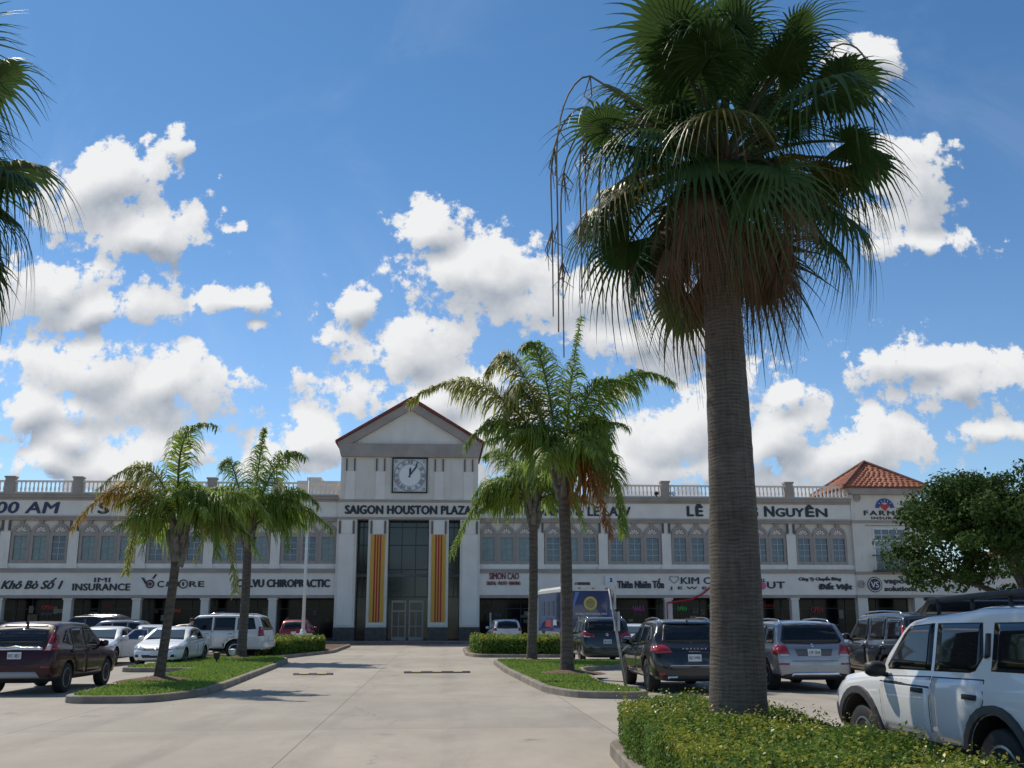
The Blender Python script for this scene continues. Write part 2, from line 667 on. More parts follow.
# ------------------------------------------------------------------ the shopping plaza (local: x along the facade, -y towards the camera)
BX, BY = -7.5, 74.0
plaza = empty('shopping_plaza', (BX, BY, 0), PSI)
tag(plaza, 'long two-storey white plaza building with taupe trim, clock tower and arched windows', 'building')


def W(u, v, z=0):
    """facade coordinates -> world; v is metres in front of the facade"""
    return Vector((BX + u * math.cos(PSI) + v * math.sin(PSI), BY + u * math.sin(PSI) - v * math.cos(PSI), z))


L_END, R_END = -42.4, 33.0
colR = [9.5 + 4.7 * k for k in range(6)]                # 9.5 ... 33
colL = [-9.5 - 4.7 * k for k in range(8)]

# paving in front
sw = MB()
sw.prism([(-60, -4.6), (62, -4.6), (62, 16), (-60, 16)], -.01, .145, 'z')
tag(sw.build('sidewalk', CURB, rz=PSI, loc=(BX, BY, 0)), kind='structure')
kb = MB()
kb.box(-60, 62, -4.75, -4.603, -.01, .15)
tag(kb.build('sidewalk_curb', mat('painted curb', (.26, .17, .15), .8, var=.3, scale=2), rz=PSI, loc=(BX, BY, 0)), kind='structure')

up = MB()
up.box(L_END, -5.1, .25, 14, 3.32, 9.95)
up.box(5.1, R_END, .25, 14, 3.32, 9.95)
up.box(L_END, -5.1, 3.2, 14, .145, 3.32)
up.box(5.1, 38.3, 3.2, 14, .145, 3.32)
up.build('upper_wall', WHITE, plaza)
fa = MB()
for a, b_ in ((L_END, -5.1), (5.1, R_END)):
    fa.box(a, b_, -.02, .25, 3.32, 4.87)                 # shop sign fascia
    fa.box(a, b_, 0.0, .25, 8.83, 9.95)                  # top sign band
    fa.box(a, b_, .08, .25, 5.16, 5.50)                  # panel under the windows
fa.build('sign_fascia', WHITE2, plaza)
tr = MB()
for a, b_ in ((L_END, -5.1), (5.1, R_END)):
    tr.box(a, b_, -.06, .3, 3.11, 3.32)
    tr.box(a, b_, -.12, .25, 4.87, 5.02)
    tr.box(a, b_, -.06, .25, 5.02, 5.16)
    tr.box(a, b_, -.05, .25, 8.53, 8.70)
    tr.box(a, b_, -.12, .25, 8.70, 8.83)
    tr.box(a, b_, -.10, 14, 9.95, 10.12)
    tr.box(a, b_, -.22, 14, 10.12, 10.30)
    tr.box(a, b_, -.30, 14, 10.30, 10.42)
tr.build('cornice', TAUPE, plaza)
ce = MB()
for a, b_ in ((L_END, -5.1), (5.1, R_END)):
    ce.box(a, b_, .3, 3.2, 3.14, 3.31)
ce.build('arcade_ceiling', WHITE, plaza)


# arched windows
def window_mesh():
    mb = MB()
    y0, y1 = .10, .25
    # frame strips round the opening (opening .9 wide, 5.75-7.42)
    mb.box(-.62, -.45, y0, y1, 5.5, 7.42)
    mb.box(.45, .62, y0, y1, 5.5, 7.42)
    mb.box(-.45, .45, y0, y1, 5.5, 5.73)
    mb.box(-.62, .62, y0, y1, 7.42, 7.70)
    add_ring(mb, 0, 7.70, .40, .60, y0, y1, 0, math.pi, 14)
    mb.prism([(0.40 * math.cos(t * math.pi / 12), 7.70 + .40 * math.sin(t * math.pi / 12)) for t in range(13)], .18, .25)
    mb.prism([(-.12, 8.28), (.12, 8.28), (.18, 8.53), (-.18, 8.53)], .06, .25)
    return mb


def fan_mesh():
    mb = MB()
    for k in range(5):
        a = R(18 + 36 * k)
        ca, sa = math.cos(a), math.sin(a)
        r0, r1, h = .10, .34, .055
        mb.prism([(r0 * ca + .02 * sa, 7.71 + r0 * sa - .02 * ca), (r1 * ca + h * sa, 7.71 + r1 * sa - h * ca),
                  (r1 * 1.08 * ca, 7.71 + r1 * 1.08 * sa), (r1 * ca - h * sa, 7.71 + r1 * sa + h * ca), (r0 * ca - .02 * sa, 7.71 + r0 * sa + .02 * ca)], .15, .182)
    return mb


def muntin_mesh():
    mb = MB()
    mb.box(-.022, .022, .165, .205, 5.73, 7.42)
    for k in range(1, 4):
        z = 5.73 + 1.69 * k / 4
        mb.box(-.45, -.024, .165, .205, z - .018, z + .018)
        mb.box(.024, .45, .165, .205, z - .018, z + .018)
    return mb


wm = window_mesh().mesh('window', [TAUPE])
fm = fan_mesh().mesh('fanlight', [WHITE2])
mm_ = muntin_mesh().mesh('glazing_bars', [mat('glazing bar', (.45, .48, .50), .5)])
mm2 = muntin_mesh().mesh('glazing_bars', [mat('pale glazing bar', (.27, .33, .34), .5)])
pm1 = MB().box(-.45, .45, .21, .24, 5.73, 7.42).mesh('pane', [GLASSB])
pm2 = MB().box(-.45, .45, .21, .24, 5.73, 7.42).mesh('pane', [GLASST])
for me in (wm, fm, mm_, mm2, pm1, pm2):
    bm = bmesh.new(); bm.from_mesh(me); bmesh.ops.recalc_face_normals(bm, faces=bm.faces); bm.to_mesh(me); bm.free()

edgesR = [5.03] + [c for c in colR]
bays = []
for k in range(6):
    a = 5.10 if k == 0 else colR[k - 1] + .38
    b_ = colR[k] - .38
    if k < 6:
        bays.append((a, b_))
for k in range(7):
    b_ = -5.10 if k == 0 else colL[k - 1] - .38
    a = colL[k] + .38
    bays.append((a, b_))
bays[5] = (colR[4] + .38, 32.55)
pale = {0: (1, 1, 1), 1: (0, 1, 0), 2: (0, 0, 0), 3: (0, 0, 0), 4: (0, 0, 0), 5: (0, 0, 0), 6: (0, 0, 1), 7: (1, 0, 1), 8: (0, 0, 0), 9: (1, 1, 1), 10: (1, 1, 0), 11: (0, 1, 0), 12: (0, 0, 0)}
for bi, (a, b_) in enumerate(bays):
    c = (a + b_) / 2
    sp = 1.33
    wdt = b_ - a
    for j in (-1, 0, 1):
        o = link('window', wm, plaza, (c + j * sp, 0, 0))
        link('fanlight', fm, o)
        p = pale[bi][j + 1]
        link('glazing_bars', mm2 if p else mm_, o)
        link('pane', pm2 if p else pm1, o)
    fill = MB()
    for s_ in (-1, 1):                                   # taupe jambs closing the bay and between the windows
        x0 = c + s_ * (sp + .62)
        x1 = c + s_ * wdt / 2
        fill.box(min(x0, x1), max(x0, x1), .12, .25, 5.5, 7.66)
        fill.box(c + s_ * sp / 2 - .045, c + s_ * sp / 2 + .045, .12, .25, 5.5, 7.66)
    fill.box(c - wdt / 2, c + wdt / 2, .09, .25, 5.44, 5.499)
    fill.build('window_surround', TAUPE, plaza)

for c in colR[:5] + colL[:7]:
    pl = MB()
    pl.box(c - .34, c + .34, .0, .25, 5.30, 7.70)
    pl.box(c - .42, c + .42, -.10, .08, 5.16, 5.32)
    pl.box(c - .30, c + .30, .05, .25, 7.70, 8.53)
    o = pl.build('pilaster', WHITE2, plaza)
    br = MB()
    for s_ in (-1, 1):
        br.box(c + s_ * .24 - .075, c + s_ * .24 + .075, -.06, .05, 7.78, 8.50)
    br.build('bracket', TAUPE2, o)

# balustrade
posts = [c for c in colR[:5]] + [c for c in colL]
for c in posts:
    pb = MB()
    pb.box(c - .30, c + .30, -.28, .32, 10.42, 11.50)
    pb.box(c - .36, c + .36, -.33, .37, 11.50, 11.62)
    pb.build('balustrade_post', TAUPE, plaza)


def balustrade(a, b_, y=0., name='balustrade', par=None, step=.30):
    mb = MB()
    mb.box(a, b_, y - .12, y + .16, 11.22, 11.34)
    mb.box(a, b_, y - .12, y + .16, 10.42, 10.52)
    n = max(1, int(round((b_ - a) / step)))
    prof = [(.05, 0), (.075, .12), (.085, .22), (.05, .40), (.045, .52), (.065, .70)]
    for k in range(n):
        x = a + (b_ - a) * (k + .5) / n
        pts = [(x, y + .02, 10.52 + h) for r, h in prof]
        mb.tube(pts, [r for r, h in prof], 6, False)
    return mb.build(name, WHITE2, par or plaza)


spans = [(5.2, colR[0] - .3)] + [(colR[k] + .3, colR[k + 1] - .3) for k in range(4)] + [(colR[4] + .3, 33.0)]
spans += [(colL[0] + .3, -5.2)] + [(colL[k + 1] + .3, colL[k] - .3) for k in range(7)]
for a, b_ in spans:
    balustrade(a, b_)

# roof boxes seen over the parapet
rb = MB()
rb.box(-9.0, -5.6, 6, 9, 10.42, 12.25)
rb.box(-8.3, -7.2, 6.5, 8.5, 12.25, 12.6)
rb.build('roof_equipment', WHITE, plaza)

# ground-floor columns and shop fronts
for c in colR[:5] + colL[:7]:
    cb = MB()
    cb.box(c - .27, c + .27, .0, .54, .40, 3.0)
    cb.box(c - .33, c + .33, -.05, .6, .145, .40)
    cb.box(c - .33, c + .33, -.05, .6, 2.98, 3.11)
    cb.build('column', WHITE, plaza)


def shopfront(a, b_, seed):
    rr = random.Random(seed)
    mb = MB()
    mb.cur = 0
    w_ = b_ - a
    n = rr.choice([3, 4])
    mb.box(a, b_, 3.12, 3.199, .145, 3.13)                       # glass
    mb.cur = 1
    for k in range(n + 1):
        x = a + w_ * k / n
        mb.box(x - .035, x + .035, 3.05, 3.119, .145, 3.12)
    mb.box(a, b_, 3.06, 3.118, 2.35, 2.42)
    mb.box(a, b_, 3.06, 3.118, .15, .32)
    sf = mb.build('shopfront', [GLASSD, METALD], plaza)
    for k in range(rr.choice([4, 5, 6])):                        # posters and plain coloured panels on the glass
        x = a + rr.uniform(.3, w_ - .8)
        z = rr.uniform(.9, 2.1)
        pw, ph = rr.uniform(.2, .8), rr.uniform(.15, .7)
        cc = rr.choice([(.30, .30, .27), (.12, .14, .13), (.10, .05, .04), (.16, .15, .10), (.07, .09, .14)])
        MB().box(x, x + pw, 3.02 - .004 * k, 3.045 - .004 * k, z, z + ph).build('poster', mat('poster %.2f %.2f' % cc[:2], cc, .5, var=.5, scale=5), sf)
    return sf


for i in range(5):
    a = 5.1 if i == 0 else colR[i - 1] + .05
    shopfront(a, colR[i] - .05, i)
shopfront(colR[4] + .05, 38.2, 9)
for i in range(8):
    b_ = -5.1 if i == 0 else colL[i - 1] - .05
    shopfront(colL[i] + .05, b_, 20 + i)

# ---- clock tower
tw = MB()
tw.box(-5.0, 5.0, .9, 9, 8.85, 14.05)
tw.box(-5.0, 5.0, -.28, .9, 9.95, 13.2)
tw.box(-5.1, 5.1, -.32, .9, 8.83, 9.90)
tw.box(-5.1, -5.0, .3, 14, .145, 10)
tw.box(5.0, 5.1, .3, 14, .145, 10)
tower = tw.build('tower_wall', WHITE, plaza)
pd = MB()
pd.prism([(-4.95, 14.18), (4.95, 14.18), (0, 17.0)], -.20, 9)
pd.build('pediment', WHITE2, plaza)
tt = MB()
tt.box(-5.15, 5.15, -.38, 9.1, 9.90, 10.08)
tt.box(-5.15, 5.15, -.38, .9, 8.66, 8.83)
tt.prism([(-5.02, 13.2), (5.02, 13.2), (5.28, 14.18), (-5.28, 14.18)], -.52, 9.3)
# raking cornice
for s_ in (-1, 1):
    tt.prism([(s_ * 5.28, 14.183), (s_ * 5.28, 14.26), (0, 17.42), (0, 16.75), (s_ * 4.25, 14.183)], -.55, -.205)
tt.build('tower_cornice', TAUPE, plaza)
rf = MB()
for s_ in (-1, 1):
    rf.prism([(s_ * 5.45, 14.20), (s_ * 5.45, 14.37), (0, 17.70), (0, 17.44)], -.72, 9.6)
rf.build('tower_roof', mat('dark red tile', (.24, .055, .045), .7, var=.4, scale=5), plaza)
piers = [(-4.43, False), (-2.18, True), (2.18, True), (4.43, False)]
for c, fl in piers:
    pb = MB()
    pb.box(c - .71, c + .71, -.30, .95, 1.08, 8.66)
    o = pb.build('tower_pier', WHITE, plaza)
    q = MB()
    q.box(c - .54, c + .54, -.36, -.30, 1.22, 7.60)
    q.box(c - .40, c + .40, -.345, -.30, 7.62, 8.62)
    q.build('pier_panel', WHITE2, o)
    q = MB()
    for s_ in (-1, 1):
        q.box(c + s_ * .50 - .05, c + s_ * .50 + .05, -.42, -.302, 7.63, 8.55)
    q.build('bracket', TAUPE2, o)
    q = MB()
    q.box(c - .74, c + .74, -.36, .98, .146, 1.08)
    q.build('stone_base', STONE, o)
for c in (-4.3, -2.13, 2.13, 4.3):
    q = MB()
    q.box(c - .33, c + .33, -.34, -.28, 10.2, 12.15)
    q.box(c - .40, c + .40, -.40, -.28, 10.09, 10.22)
    o = q.build('upper_pilaster', WHITE2, plaza)
    q = MB()
    for s_ in (-1, 1):
        q.box(c + s_ * .29 - .045, c + s_ * .29 + .045, -.38, -.282, 12.18, 13.08)
    q.build('bracket', TAUPE2, o)
cw = MB()
cw.box(-5.0, 5.0, 1.0, 1.1, .145, 8.85)
cwo = cw.build('curtain_wall', mat('curtain wall glass', (.022, .030, .038), .10, var=.4, scale=.5, spec=.6), plaza)
fr = MB()
for x in (-3.6, -3.3, -1.42, -.5, .5, 1.42, 3.3, 3.6):
    fr.box(x - .03, x + .03, .93, .998, 3.2, 8.66)
for z in (3.2, 5.15, 6.9, 8.2):
    fr.box(-5, 5, .94, .996, z - .035, z + .035)
fr.build('mullion', METALD, cwo)
fr = MB()
fr.box(-3.7, 3.7, .90, .935, 4.62, 4.84)
fr.build('beam_reflection', mat('grey band', (.10, .11, .115), .4), cwo)  # light grey reflection at the beam line, painted as a strip on the glass
dr = MB()
for x0, x1 in ((-1.15, -.10), (.10, 1.15)):
    dr.box(x0, x0 + .1, .85, .93, .15, 2.95)
    dr.box(x1 - .1, x1, .85, .93, .15, 2.95)
    dr.box(x0 + .1, x1 - .1, .85, .93, 2.80, 2.95)
    dr.box(x0 + .1, x1 - .1, .85, .93, 2.15, 2.25)
    dr.box(x0 + .1, x1 - .1, .85, .93, .15, .40)
    dr.box((x0 + x1) / 2 - .03, (x0 + x1) / 2 + .03, .86, .93, .40, 2.15)
    dr.box(x0 + .1, x1 - .1, .86, .93, 1.1, 1.16)
do = dr.build('entrance_door', mat('door frame grey', (.26, .27, .28), .4, .3), plaza)
# ---- right corner tower with tiled hip roof
q = MB()
q.box(33.0, 38.3, -.12, 6.2, 3.32, 10.7)
q.box(33.0, 33.75, -.10, .5, .145, 3.2)
q.box(37.3, 38.3, -.10, .5, .145, 3.2)
q.box(38.3, 62, .0, 14, 3.32, 4.75)
q.box(38.3, 62, 3.2, 14, .145, 3.32)
for x in (42.7, 47.0, 51.5):
    q.box(x, x + .7, 0, .5, .145, 3.32)
q.build('corner_tower_wall', WHITE, plaza)
q = MB()
q.box(32.97, 38.35, -.17, 6.25, 3.11, 3.32)
q.box(32.97, 38.35, -.22, 6.25, 4.80, 5.0)
q.box(32.97, 38.35, -.20, 6.25, 8.58, 8.78)
q.box(34.0, 38.2, -.17, 0, 8.36, 8.44)
q.box(38.3, 62, -.1, 14, 4.75, 4.95)
q.box(38.36, 62, -.04, .3, 3.12, 3.319)
q.prism([(33.0, 10.7), (38.3, 10.7), (38.75, 11.25), (32.55, 11.25)], -.5, 6.6)
q.build('corner_tower_cornice', TAUPE, plaza)
hr = MB()


def hip(mb, x0, x1, y0, y1, z0, z1, mtl_rows=11):
    """rows of clay tiles up the four slopes of a hip roof"""
    cx_, cy_ = (x0 + x1) / 2, (y0 + y1) / 2
    rows = mtl_rows
    for side in range(4):
        for r in range(rows):
            t0, t1 = r / rows, (r + 1) / rows
            if side in (0, 2):
                a0, a1 = x0 + (cx_ - x0) * t0, x1 + (cx_ - x1) * t0
                b0 = (y0 if side == 0 else y1)
                p0 = b0 + (cy_ - b0) * t0
                p1 = b0 + (cy_ - b0) * t1
            else:
                a0, a1 = y0 + (cy_ - y0) * t0, y1 + (cy_ - y1) * t0
                b0 = (x0 if side == 3 else x1)
                p0 = b0 + (cx_ - b0) * t0
                p1 = b0 + (cx_ - b0) * t1
            za, zb = z0 + (z1 - z0) * t0, z0 + (z1 - z0) * t1
            n = max(1, int((a1 - a0) / .42))
            for k in range(n):
                c0 = a0 + (a1 - a0) * k / n
                c1 = a0 + (a1 - a0) * (k + 1) / n
                cm = (c0 + c1) / 2
                sh = 1 - (1 - t1) / (1 - t0)
                mid = (a0 + a1) / 2
                f = lambda c_: mid + (c_ - mid) * ((1 - t1) / (1 - t0))
                pts = [(c0, p0, za + .01), (cm - .08, p0, za + .13), (cm + .08, p0, za + .13), (c1, p0, za + .01),
                       (f(c0), p1, zb + .0), (f(cm) - .06, p1, zb + .07), (f(cm) + .06, p1, zb + .07), (f(c1), p1, zb + .0)]
                if side in (1, 3):
                    pts = [(b, a, c) for a, b, c in pts]
                mb.add(pts, [(0, 1, 5, 4), (1, 2, 6, 5), (2, 3, 7, 6), (0, 3, 2, 1), (0, 4, 7, 3)])


hip(hr, 32.4, 38.9, -.65, 6.75, 11.25, 13.55)
hr.build('hip_roof', TILE, plaza, recalc=False)
q = MB()
q.box(32.5, 38.8, -.55, 6.65, 11.15, 11.26)
for (sx, sy) in ((32.4, -.65), (38.9, -.65), (38.9, 6.75), (32.4, 6.75)):
    q.tube([(sx, sy, 11.35), (35.65, 3.05, 13.72)], .12, 6)
q.build('roof_ridge', mat('ridge tile', (.24, .10, .07), .8, var=.4, scale=4), plaza)
# window with balcony in the corner tower
q = MB()
for x in (34.55, 36.95):
    q.box(x - .06, x + .06, -.18, -.12, 5.15, 8.15)
for z in (5.15, 7.28, 8.15):
    q.box(34.5, 37.0, -.18, -.12, z - .05, z + .05)
for x in (35.15, 35.75, 36.35):
    q.box(x - .02, x + .02, -.165, -.13, 5.2, 8.1)
for z in (5.7, 6.25, 6.8, 7.7):
    q.box(34.6, 36.9, -.160, -.135, z - .02, z + .02)
wo = q.build('window', WHITE2, plaza)
MB().box(34.6, 36.9, -.130, -.122, 5.2, 7.25).build('pane', GLASST, wo)
MB().box(34.6, 36.9, -.129, -.121, 7.32, 8.1).build('pane', GLASSB, wo)
q = MB()
q.box(34.35, 37.15, -.75, -.70, 6.15, 6.22)
q.box(34.35, 37.15, -.75, -.70, 5.10, 5.16)
q.box(34.35, 34.40, -.75, -.12, 6.15, 6.22)
q.box(37.10, 37.15, -.75, -.12, 6.15, 6.22)
q.box(34.3, 37.2, -.78, -.12, 5.01, 5.09)
for k in range(18):
    x = 34.4 + 2.7 * k / 17
    q.box(x - .015, x + .015, -.74, -.71, 5.1, 6.2)
q.build('balcony_rail', METALD, plaza)
# rosettes
for (x, z) in ((33.33, 4.1), (37.95, 4.1), (33.5, 10.45)):
    q = MB()
    add_ring(q, x, z, .17, .28, -.24, -.12, n=16)
    q.prism(disc(x, z, .08, 10), -.2, -.12)
    q.build('rosette', TAUPE, plaza)
# far roof seen through the oak
far = empty('far_building', (62, 112, 0), PSI)
tag(far, 'distant building with orange tiled hip roof glimpsed through the oak crown', 'building')
MB().box(-7, 7, -6, 6, 0, 8.6).build('wall', WHITE, far)
q = MB()
hip(q, -8, 8, -7, 7, 8.6, 11.2, 9)
q.build('roof', TILE, far, recalc=False)

# ------------------------------------------------------------------ signs on the facade


def sign(name, label, items, material=SIGNK, cat='sign', group=None, logos=None):
    """items: (text, u0, u1, z0, z1, kwargs)"""
    u = min(i[1] for i in items)
    z = min(i[3] for i in items)
    y = items[0][5].pop('y', -.02) if len(items[0]) > 5 else -.02
    mb = MB()
    for it in items:
        kw = dict(it[5]) if len(it) > 5 else {}
        kw.pop('y', None)
        text_into(mb, it[0], it[1] - u, it[2] - u, it[3] - z, it[4] - z, -.002, **kw)
    base = W(u, -y, z)
    if logos:
        root = empty(name, base, PSI)
        mb.build('lettering', material, root)
        for nm, mbl, mm in logos(u, z):
            mbl.build(nm, mm, root)
    else:
        root = mb.build(name, material, None, loc=base, rz=PSI)
    tag(root, label, cat, group)
    return root


G = 'sign letters on the plaza facade'
BLU = mat('navy sign', (.025, .04, .10), .4)
PINK = mat('pink logo', (.62, .10, .22), .4)
sign('roof_sign', 'large dark numerals and letters on the top band at far left', [('900 AM', -29.9, -24.75, 8.98, 9.82, dict(y=0., bold=.028, shear=.12, spacing=1.05))], BLU, group=G)
sign('roof_sign', 'single dark letter S on the top band behind the left palm', [('S', -22.1, -21.3, 8.98, 9.8, dict(y=0., bold=.035))], SIGNK, group=G)
sign('tower_sign', 'dark bold name letters on the band under the tower clock', [('SAIGON HOUSTON PLAZA', -4.62, 4.55, 9.02, 9.68, dict(y=-.32, bold=.038, spacing=1.04))], SIGNK, group=G)


def hoang_logo(u, z):
    q = MB()
    for dz in (0, .33, .66):
        q.box(7.05 - u, 7.35 - u, -.062, -.002, 9.02 + dz - z, 9.27 + dz - z)
    q.box(7.43 - u, 7.58 - u, -.062, -.002, 9.02 - z, 9.93 - z)
    q.box(7.66 - u, 8.02 - u, -.062, -.002, 9.2 - z, 9.93 - z)
    return [('logo', q, SIGNK)]


sign('roof_sign', 'dark letters with bar logo on the top band between the two middle palms', [('HOANG & LE LAW', 8.5, 16.3, 9.0, 9.72, dict(y=0., bold=.03, spacing=1.05))], SIGNK, group=G, logos=hoang_logo)
sign('roof_sign', 'largest dark letters on the top band, partly behind the big palm trunk',
     [('L', 20.5, 21.05, 9.02, 9.80, dict(y=0., bold=.035)), ('Ê', 21.15, 21.75, 9.02, 10.0, dict(bold=.035)), ('H', 22.35, 23.15, 9.02, 9.80, dict(bold=.035)), ('OÀNG', 23.25, 25.9, 9.02, 9.9, dict(bold=.035)),
      ('N', 26.35, 27.15, 9.02, 9.82, dict(bold=.035)), ('GUY', 27.22, 29.42, 9.02, 9.68, dict(bold=.035)), ('Ê', 29.5, 30.2, 9.02, 9.93, dict(bold=.035)), ('N', 30.3, 31.2, 9.02, 9.68, dict(bold=.035))], SIGNK, group=G)


def farm_logo(u, z):
    q = MB()
    add_ring(q, 35.6 - u, 9.72 - z, .42, .72, -.05, -.003, 0, math.pi, 12)
    h = MB()
    h.prism([(35.6 - u, 9.48 - z), (35.95 - u, 9.85 - z), (35.85 - u, 10.05 - z), (35.6 - u, 9.95 - z), (35.35 - u, 10.05 - z), (35.25 - u, 9.85 - z)], -.06, -.003)
    sr = MB()
    for a in (-.9, -.45, 0, .45, .9):
        ca, sa = math.sin(a), math.cos(a)
        sr.prism([(35.6 - u + .50 * ca + .03 * sa, 9.72 - z + .5 * sa - .03 * ca), (35.6 - u + .66 * ca, 9.72 - z + .66 * sa), (35.6 - u + .50 * ca - .03 * sa, 9.72 - z + .5 * sa + .03 * ca)], -.07, -.051)
    ins = MB()
    text_into(ins, 'INSURANCE', 34.5 - u, 37.6 - u, 8.86 - z, 9.06 - z, -.002, bold=.03, spacing=1.15)
    return [('sun_logo', q, mat('logo blue', (.02, .06, .25), .4)), ('heart_logo', h, mat('logo red', (.5, .03, .04), .4)), ('ray', sr, WPAINT), ('small_lettering', ins, SIGNR)]


sign('roof_sign', 'spaced letters with sunrise logo on the corner tower under the tile roof', [('FARMERS', 33.95, 38.0, 9.15, 9.52, dict(y=-.12, bold=.03, spacing=1.3))], SIGNK, group=G, logos=farm_logo)
sign('shop_sign', 'dark brush-script letters on the fascia above the maroon car', [('Khô Bò Số 1', -28.2, -24.0, 3.72, 4.50, dict(bold=.025, shear=.35))], SIGNK, group=G)
sign('shop_sign', 'two-line dark block letters reading insurance on the fascia left of the left palm trunk',
     [('IMI', -21.9, -20.8, 4.2, 4.52, dict(bold=.02)), ('INSURANCE', -23.35, -19.4, 3.62, 4.12, dict(bold=.028, spacing=1.05))], SIGNK, group=G)


def oc_logo(u, z):
    q = MB()
    add_ring(q, -18.05 - u, 4.08 - z, .20, .30, -.06, -.003, n=14)
    q.prism([(-18.7 - u, 4.55 - z), (-18.5 - u, 4.5 - z), (-18.2 - u, 4.1 - z), (-18.4 - u, 4.1 - z)], -.05, -.004)
    q.prism([(-17.95 - u, 4.45 - z), (-17.75 - u, 4.75 - z), (-17.6 - u, 4.75 - z), (-17.8 - u, 4.45 - z)], -.05, -.004)
    add_ring(q, -15.75 - u, 4.08 - z, .25, .32, -.06, -.003, n=14)
    q.prism([(-15.85 - u, 4.2 - z), (-15.7 - u, 4.2 - z), (-15.7 - u, 3.95 - z), (-15.8 - u, 3.95 - z)], -.05, -.004)
    c = MB()
    c.prism(disc(-18.05 - u, 4.08 - z, .13, 10), -.07, -.003)
    return [('snail_logo', q, SIGNK), ('logo_core', c, SIGNR)]


sign('shop_sign', 'thin dark letters with a snail-like ring logo behind the left palm trunk',
     [('C', -17.55, -17.1, 3.85, 4.3, dict(bold=.02)), ('&', -16.95, -16.65, 3.9, 4.25, dict(bold=.02)), ('M', -16.4, -16.08, 3.9, 4.25, dict(bold=.01)), ('RE', -15.35, -14.3, 3.88, 4.28, dict(bold=.025, spacing=1.1))], SIGNK, group=G, logos=oc_logo)
sign('shop_sign', 'condensed dark block letters on the fascia above the red car', [('CALVU CHIROPRACTIC', -12.1, -5.5, 3.85, 4.42, dict(bold=.04, spacing=1.02))], SIGNK, group=G)
sign('shop_sign', 'dark red two-line letters on the fascia right of the clock tower', [('SIMON CAO', 5.85, 8.0, 4.42, 4.88, dict(bold=.02)), ('DIGITAL · PHOTO · PRINTING', 5.68, 8.1, 4.02, 4.28, dict(bold=.02))], SIGNR, group=G)
sign('shop_sign', 'bold dark accented letters on the fascia right above the blue bus', [('Thiên Nhiên Tốn', 15.15, 18.6, 3.78, 4.5, dict(bold=.028))], SIGNK, group=G)


def heart(u, z):
    q = MB()
    P_ = [(19.36, 4.12), (19.72, 4.42), (19.70, 4.62), (19.52, 4.68), (19.36, 4.58), (19.2, 4.68), (19.02, 4.62), (19.0, 4.42)]
    n = len(P_)
    cx_, cz_ = 19.36, 4.45
    for k in range(n):
        a, b_ = P_[k], P_[(k + 1) % n]
        s = .82
        q.prism([(a[0] - u, a[1] - z), (b_[0] - u, b_[1] - z), (cx_ + (b_[0] - cx_) * s - u, cz_ + (b_[1] - cz_) * s - z), (cx_ + (a[0] - cx_) * s - u, cz_ + (a[1] - cz_) * s - z)], -.05, -.003)
    return [('heart_logo', q, mat('logo grey', (.22, .22, .25), .4))]


sign('shop_sign', 'dark two-line jewelry letters with heart outline, left of the big palm trunk',
     [('KIM CHÂU', 19.85, 23.9, 4.1, 4.72, dict(bold=.02)), ('JEWELRY', 19.0, 24.0, 3.66, 3.92, dict(bold=.03, spacing=1.9))], SIGNK, group=G, logos=heart)


def gout(u, z):
    q = MB()
    q.prism(disc(25.9 - u, 3.98 - z, .27, 14), -.07, -.003)
    c = MB()
    for dx_ in (-.2, -.05, .1):
        c.box(25.9 + dx_ - u, 25.96 + dx_ - u, -.05, -.003, 4.28 - z, 4.5 - z)
    c.box(25.6 - u, 26.15 - u, -.05, -.003, 4.26 - z, 4.3 - z)
    return [('pink_logo', q, PINK), ('cup_logo', c, SIGNK)]


sign('shop_sign', 'dark capitals with pink ball logo on the fascia right of the big palm trunk', [('NUG', 23.2, 25.5, 3.78, 4.28, dict(bold=.03)), ('UT', 26.25, 27.6, 3.78, 4.28, dict(bold=.03, spacing=1.1))], SIGNK, group=G, logos=gout)
sign('shop_sign', 'dark slanted two-line letters on the fascia above the dark SUV', [('Công Ty Chuyển Đông', 28.65, 31.9, 4.28, 4.66, dict(bold=.035, shear=.2)), ('Đất Việt', 30.1, 32.7, 3.6, 4.22, dict(bold=.05, shear=.15))], SIGNK, group=G)


def vs_logo(u, z):
    q = MB()
    q.prism(disc(34.35 - u, 4.06 - z, .56, 24), -.04, -.003)
    t = MB()
    add_ring(t, 34.35 - u, 4.06 - z, .44, .49, -.06, -.041, n=24)
    text_into(t, 'VS', 34.05 - u, 34.65 - u, 3.84 - z, 4.28 - z, -.041, depth=.02, bold=.02)
    return [('round_badge', q, SIGNK), ('badge_letters', t, WPAINT)]


sign('shop_sign', 'dark lowercase letters with round badge on the fascia left of the oak crown', [('vapor', 35.05, 37.0, 4.02, 4.42, dict(y=-.12, bold=.05)), ('solutions', 35.05, 37.5, 3.58, 3.94, dict(bold=.05))], SIGNK, group=G, logos=vs_logo)
# small square box sign over the arcade
q = MB()
q.box(-.42, .42, -.16, 0, 0, .75)
rt = empty('box_sign', W(14.68, .03, 3.95), PSI)
q.build('sign_box', WPAINT, rt)
q = MB()
q.prism([(-.12, .28), (.12, .28), (.05, .45), (.1, .52), (0, .6), (-.1, .52), (-.03, .42)], -.17, -.161)
q.build('dark_emblem', BLU, rt)
tag(rt, 'small square white box sign with a dark emblem above the blue bus', 'sign')


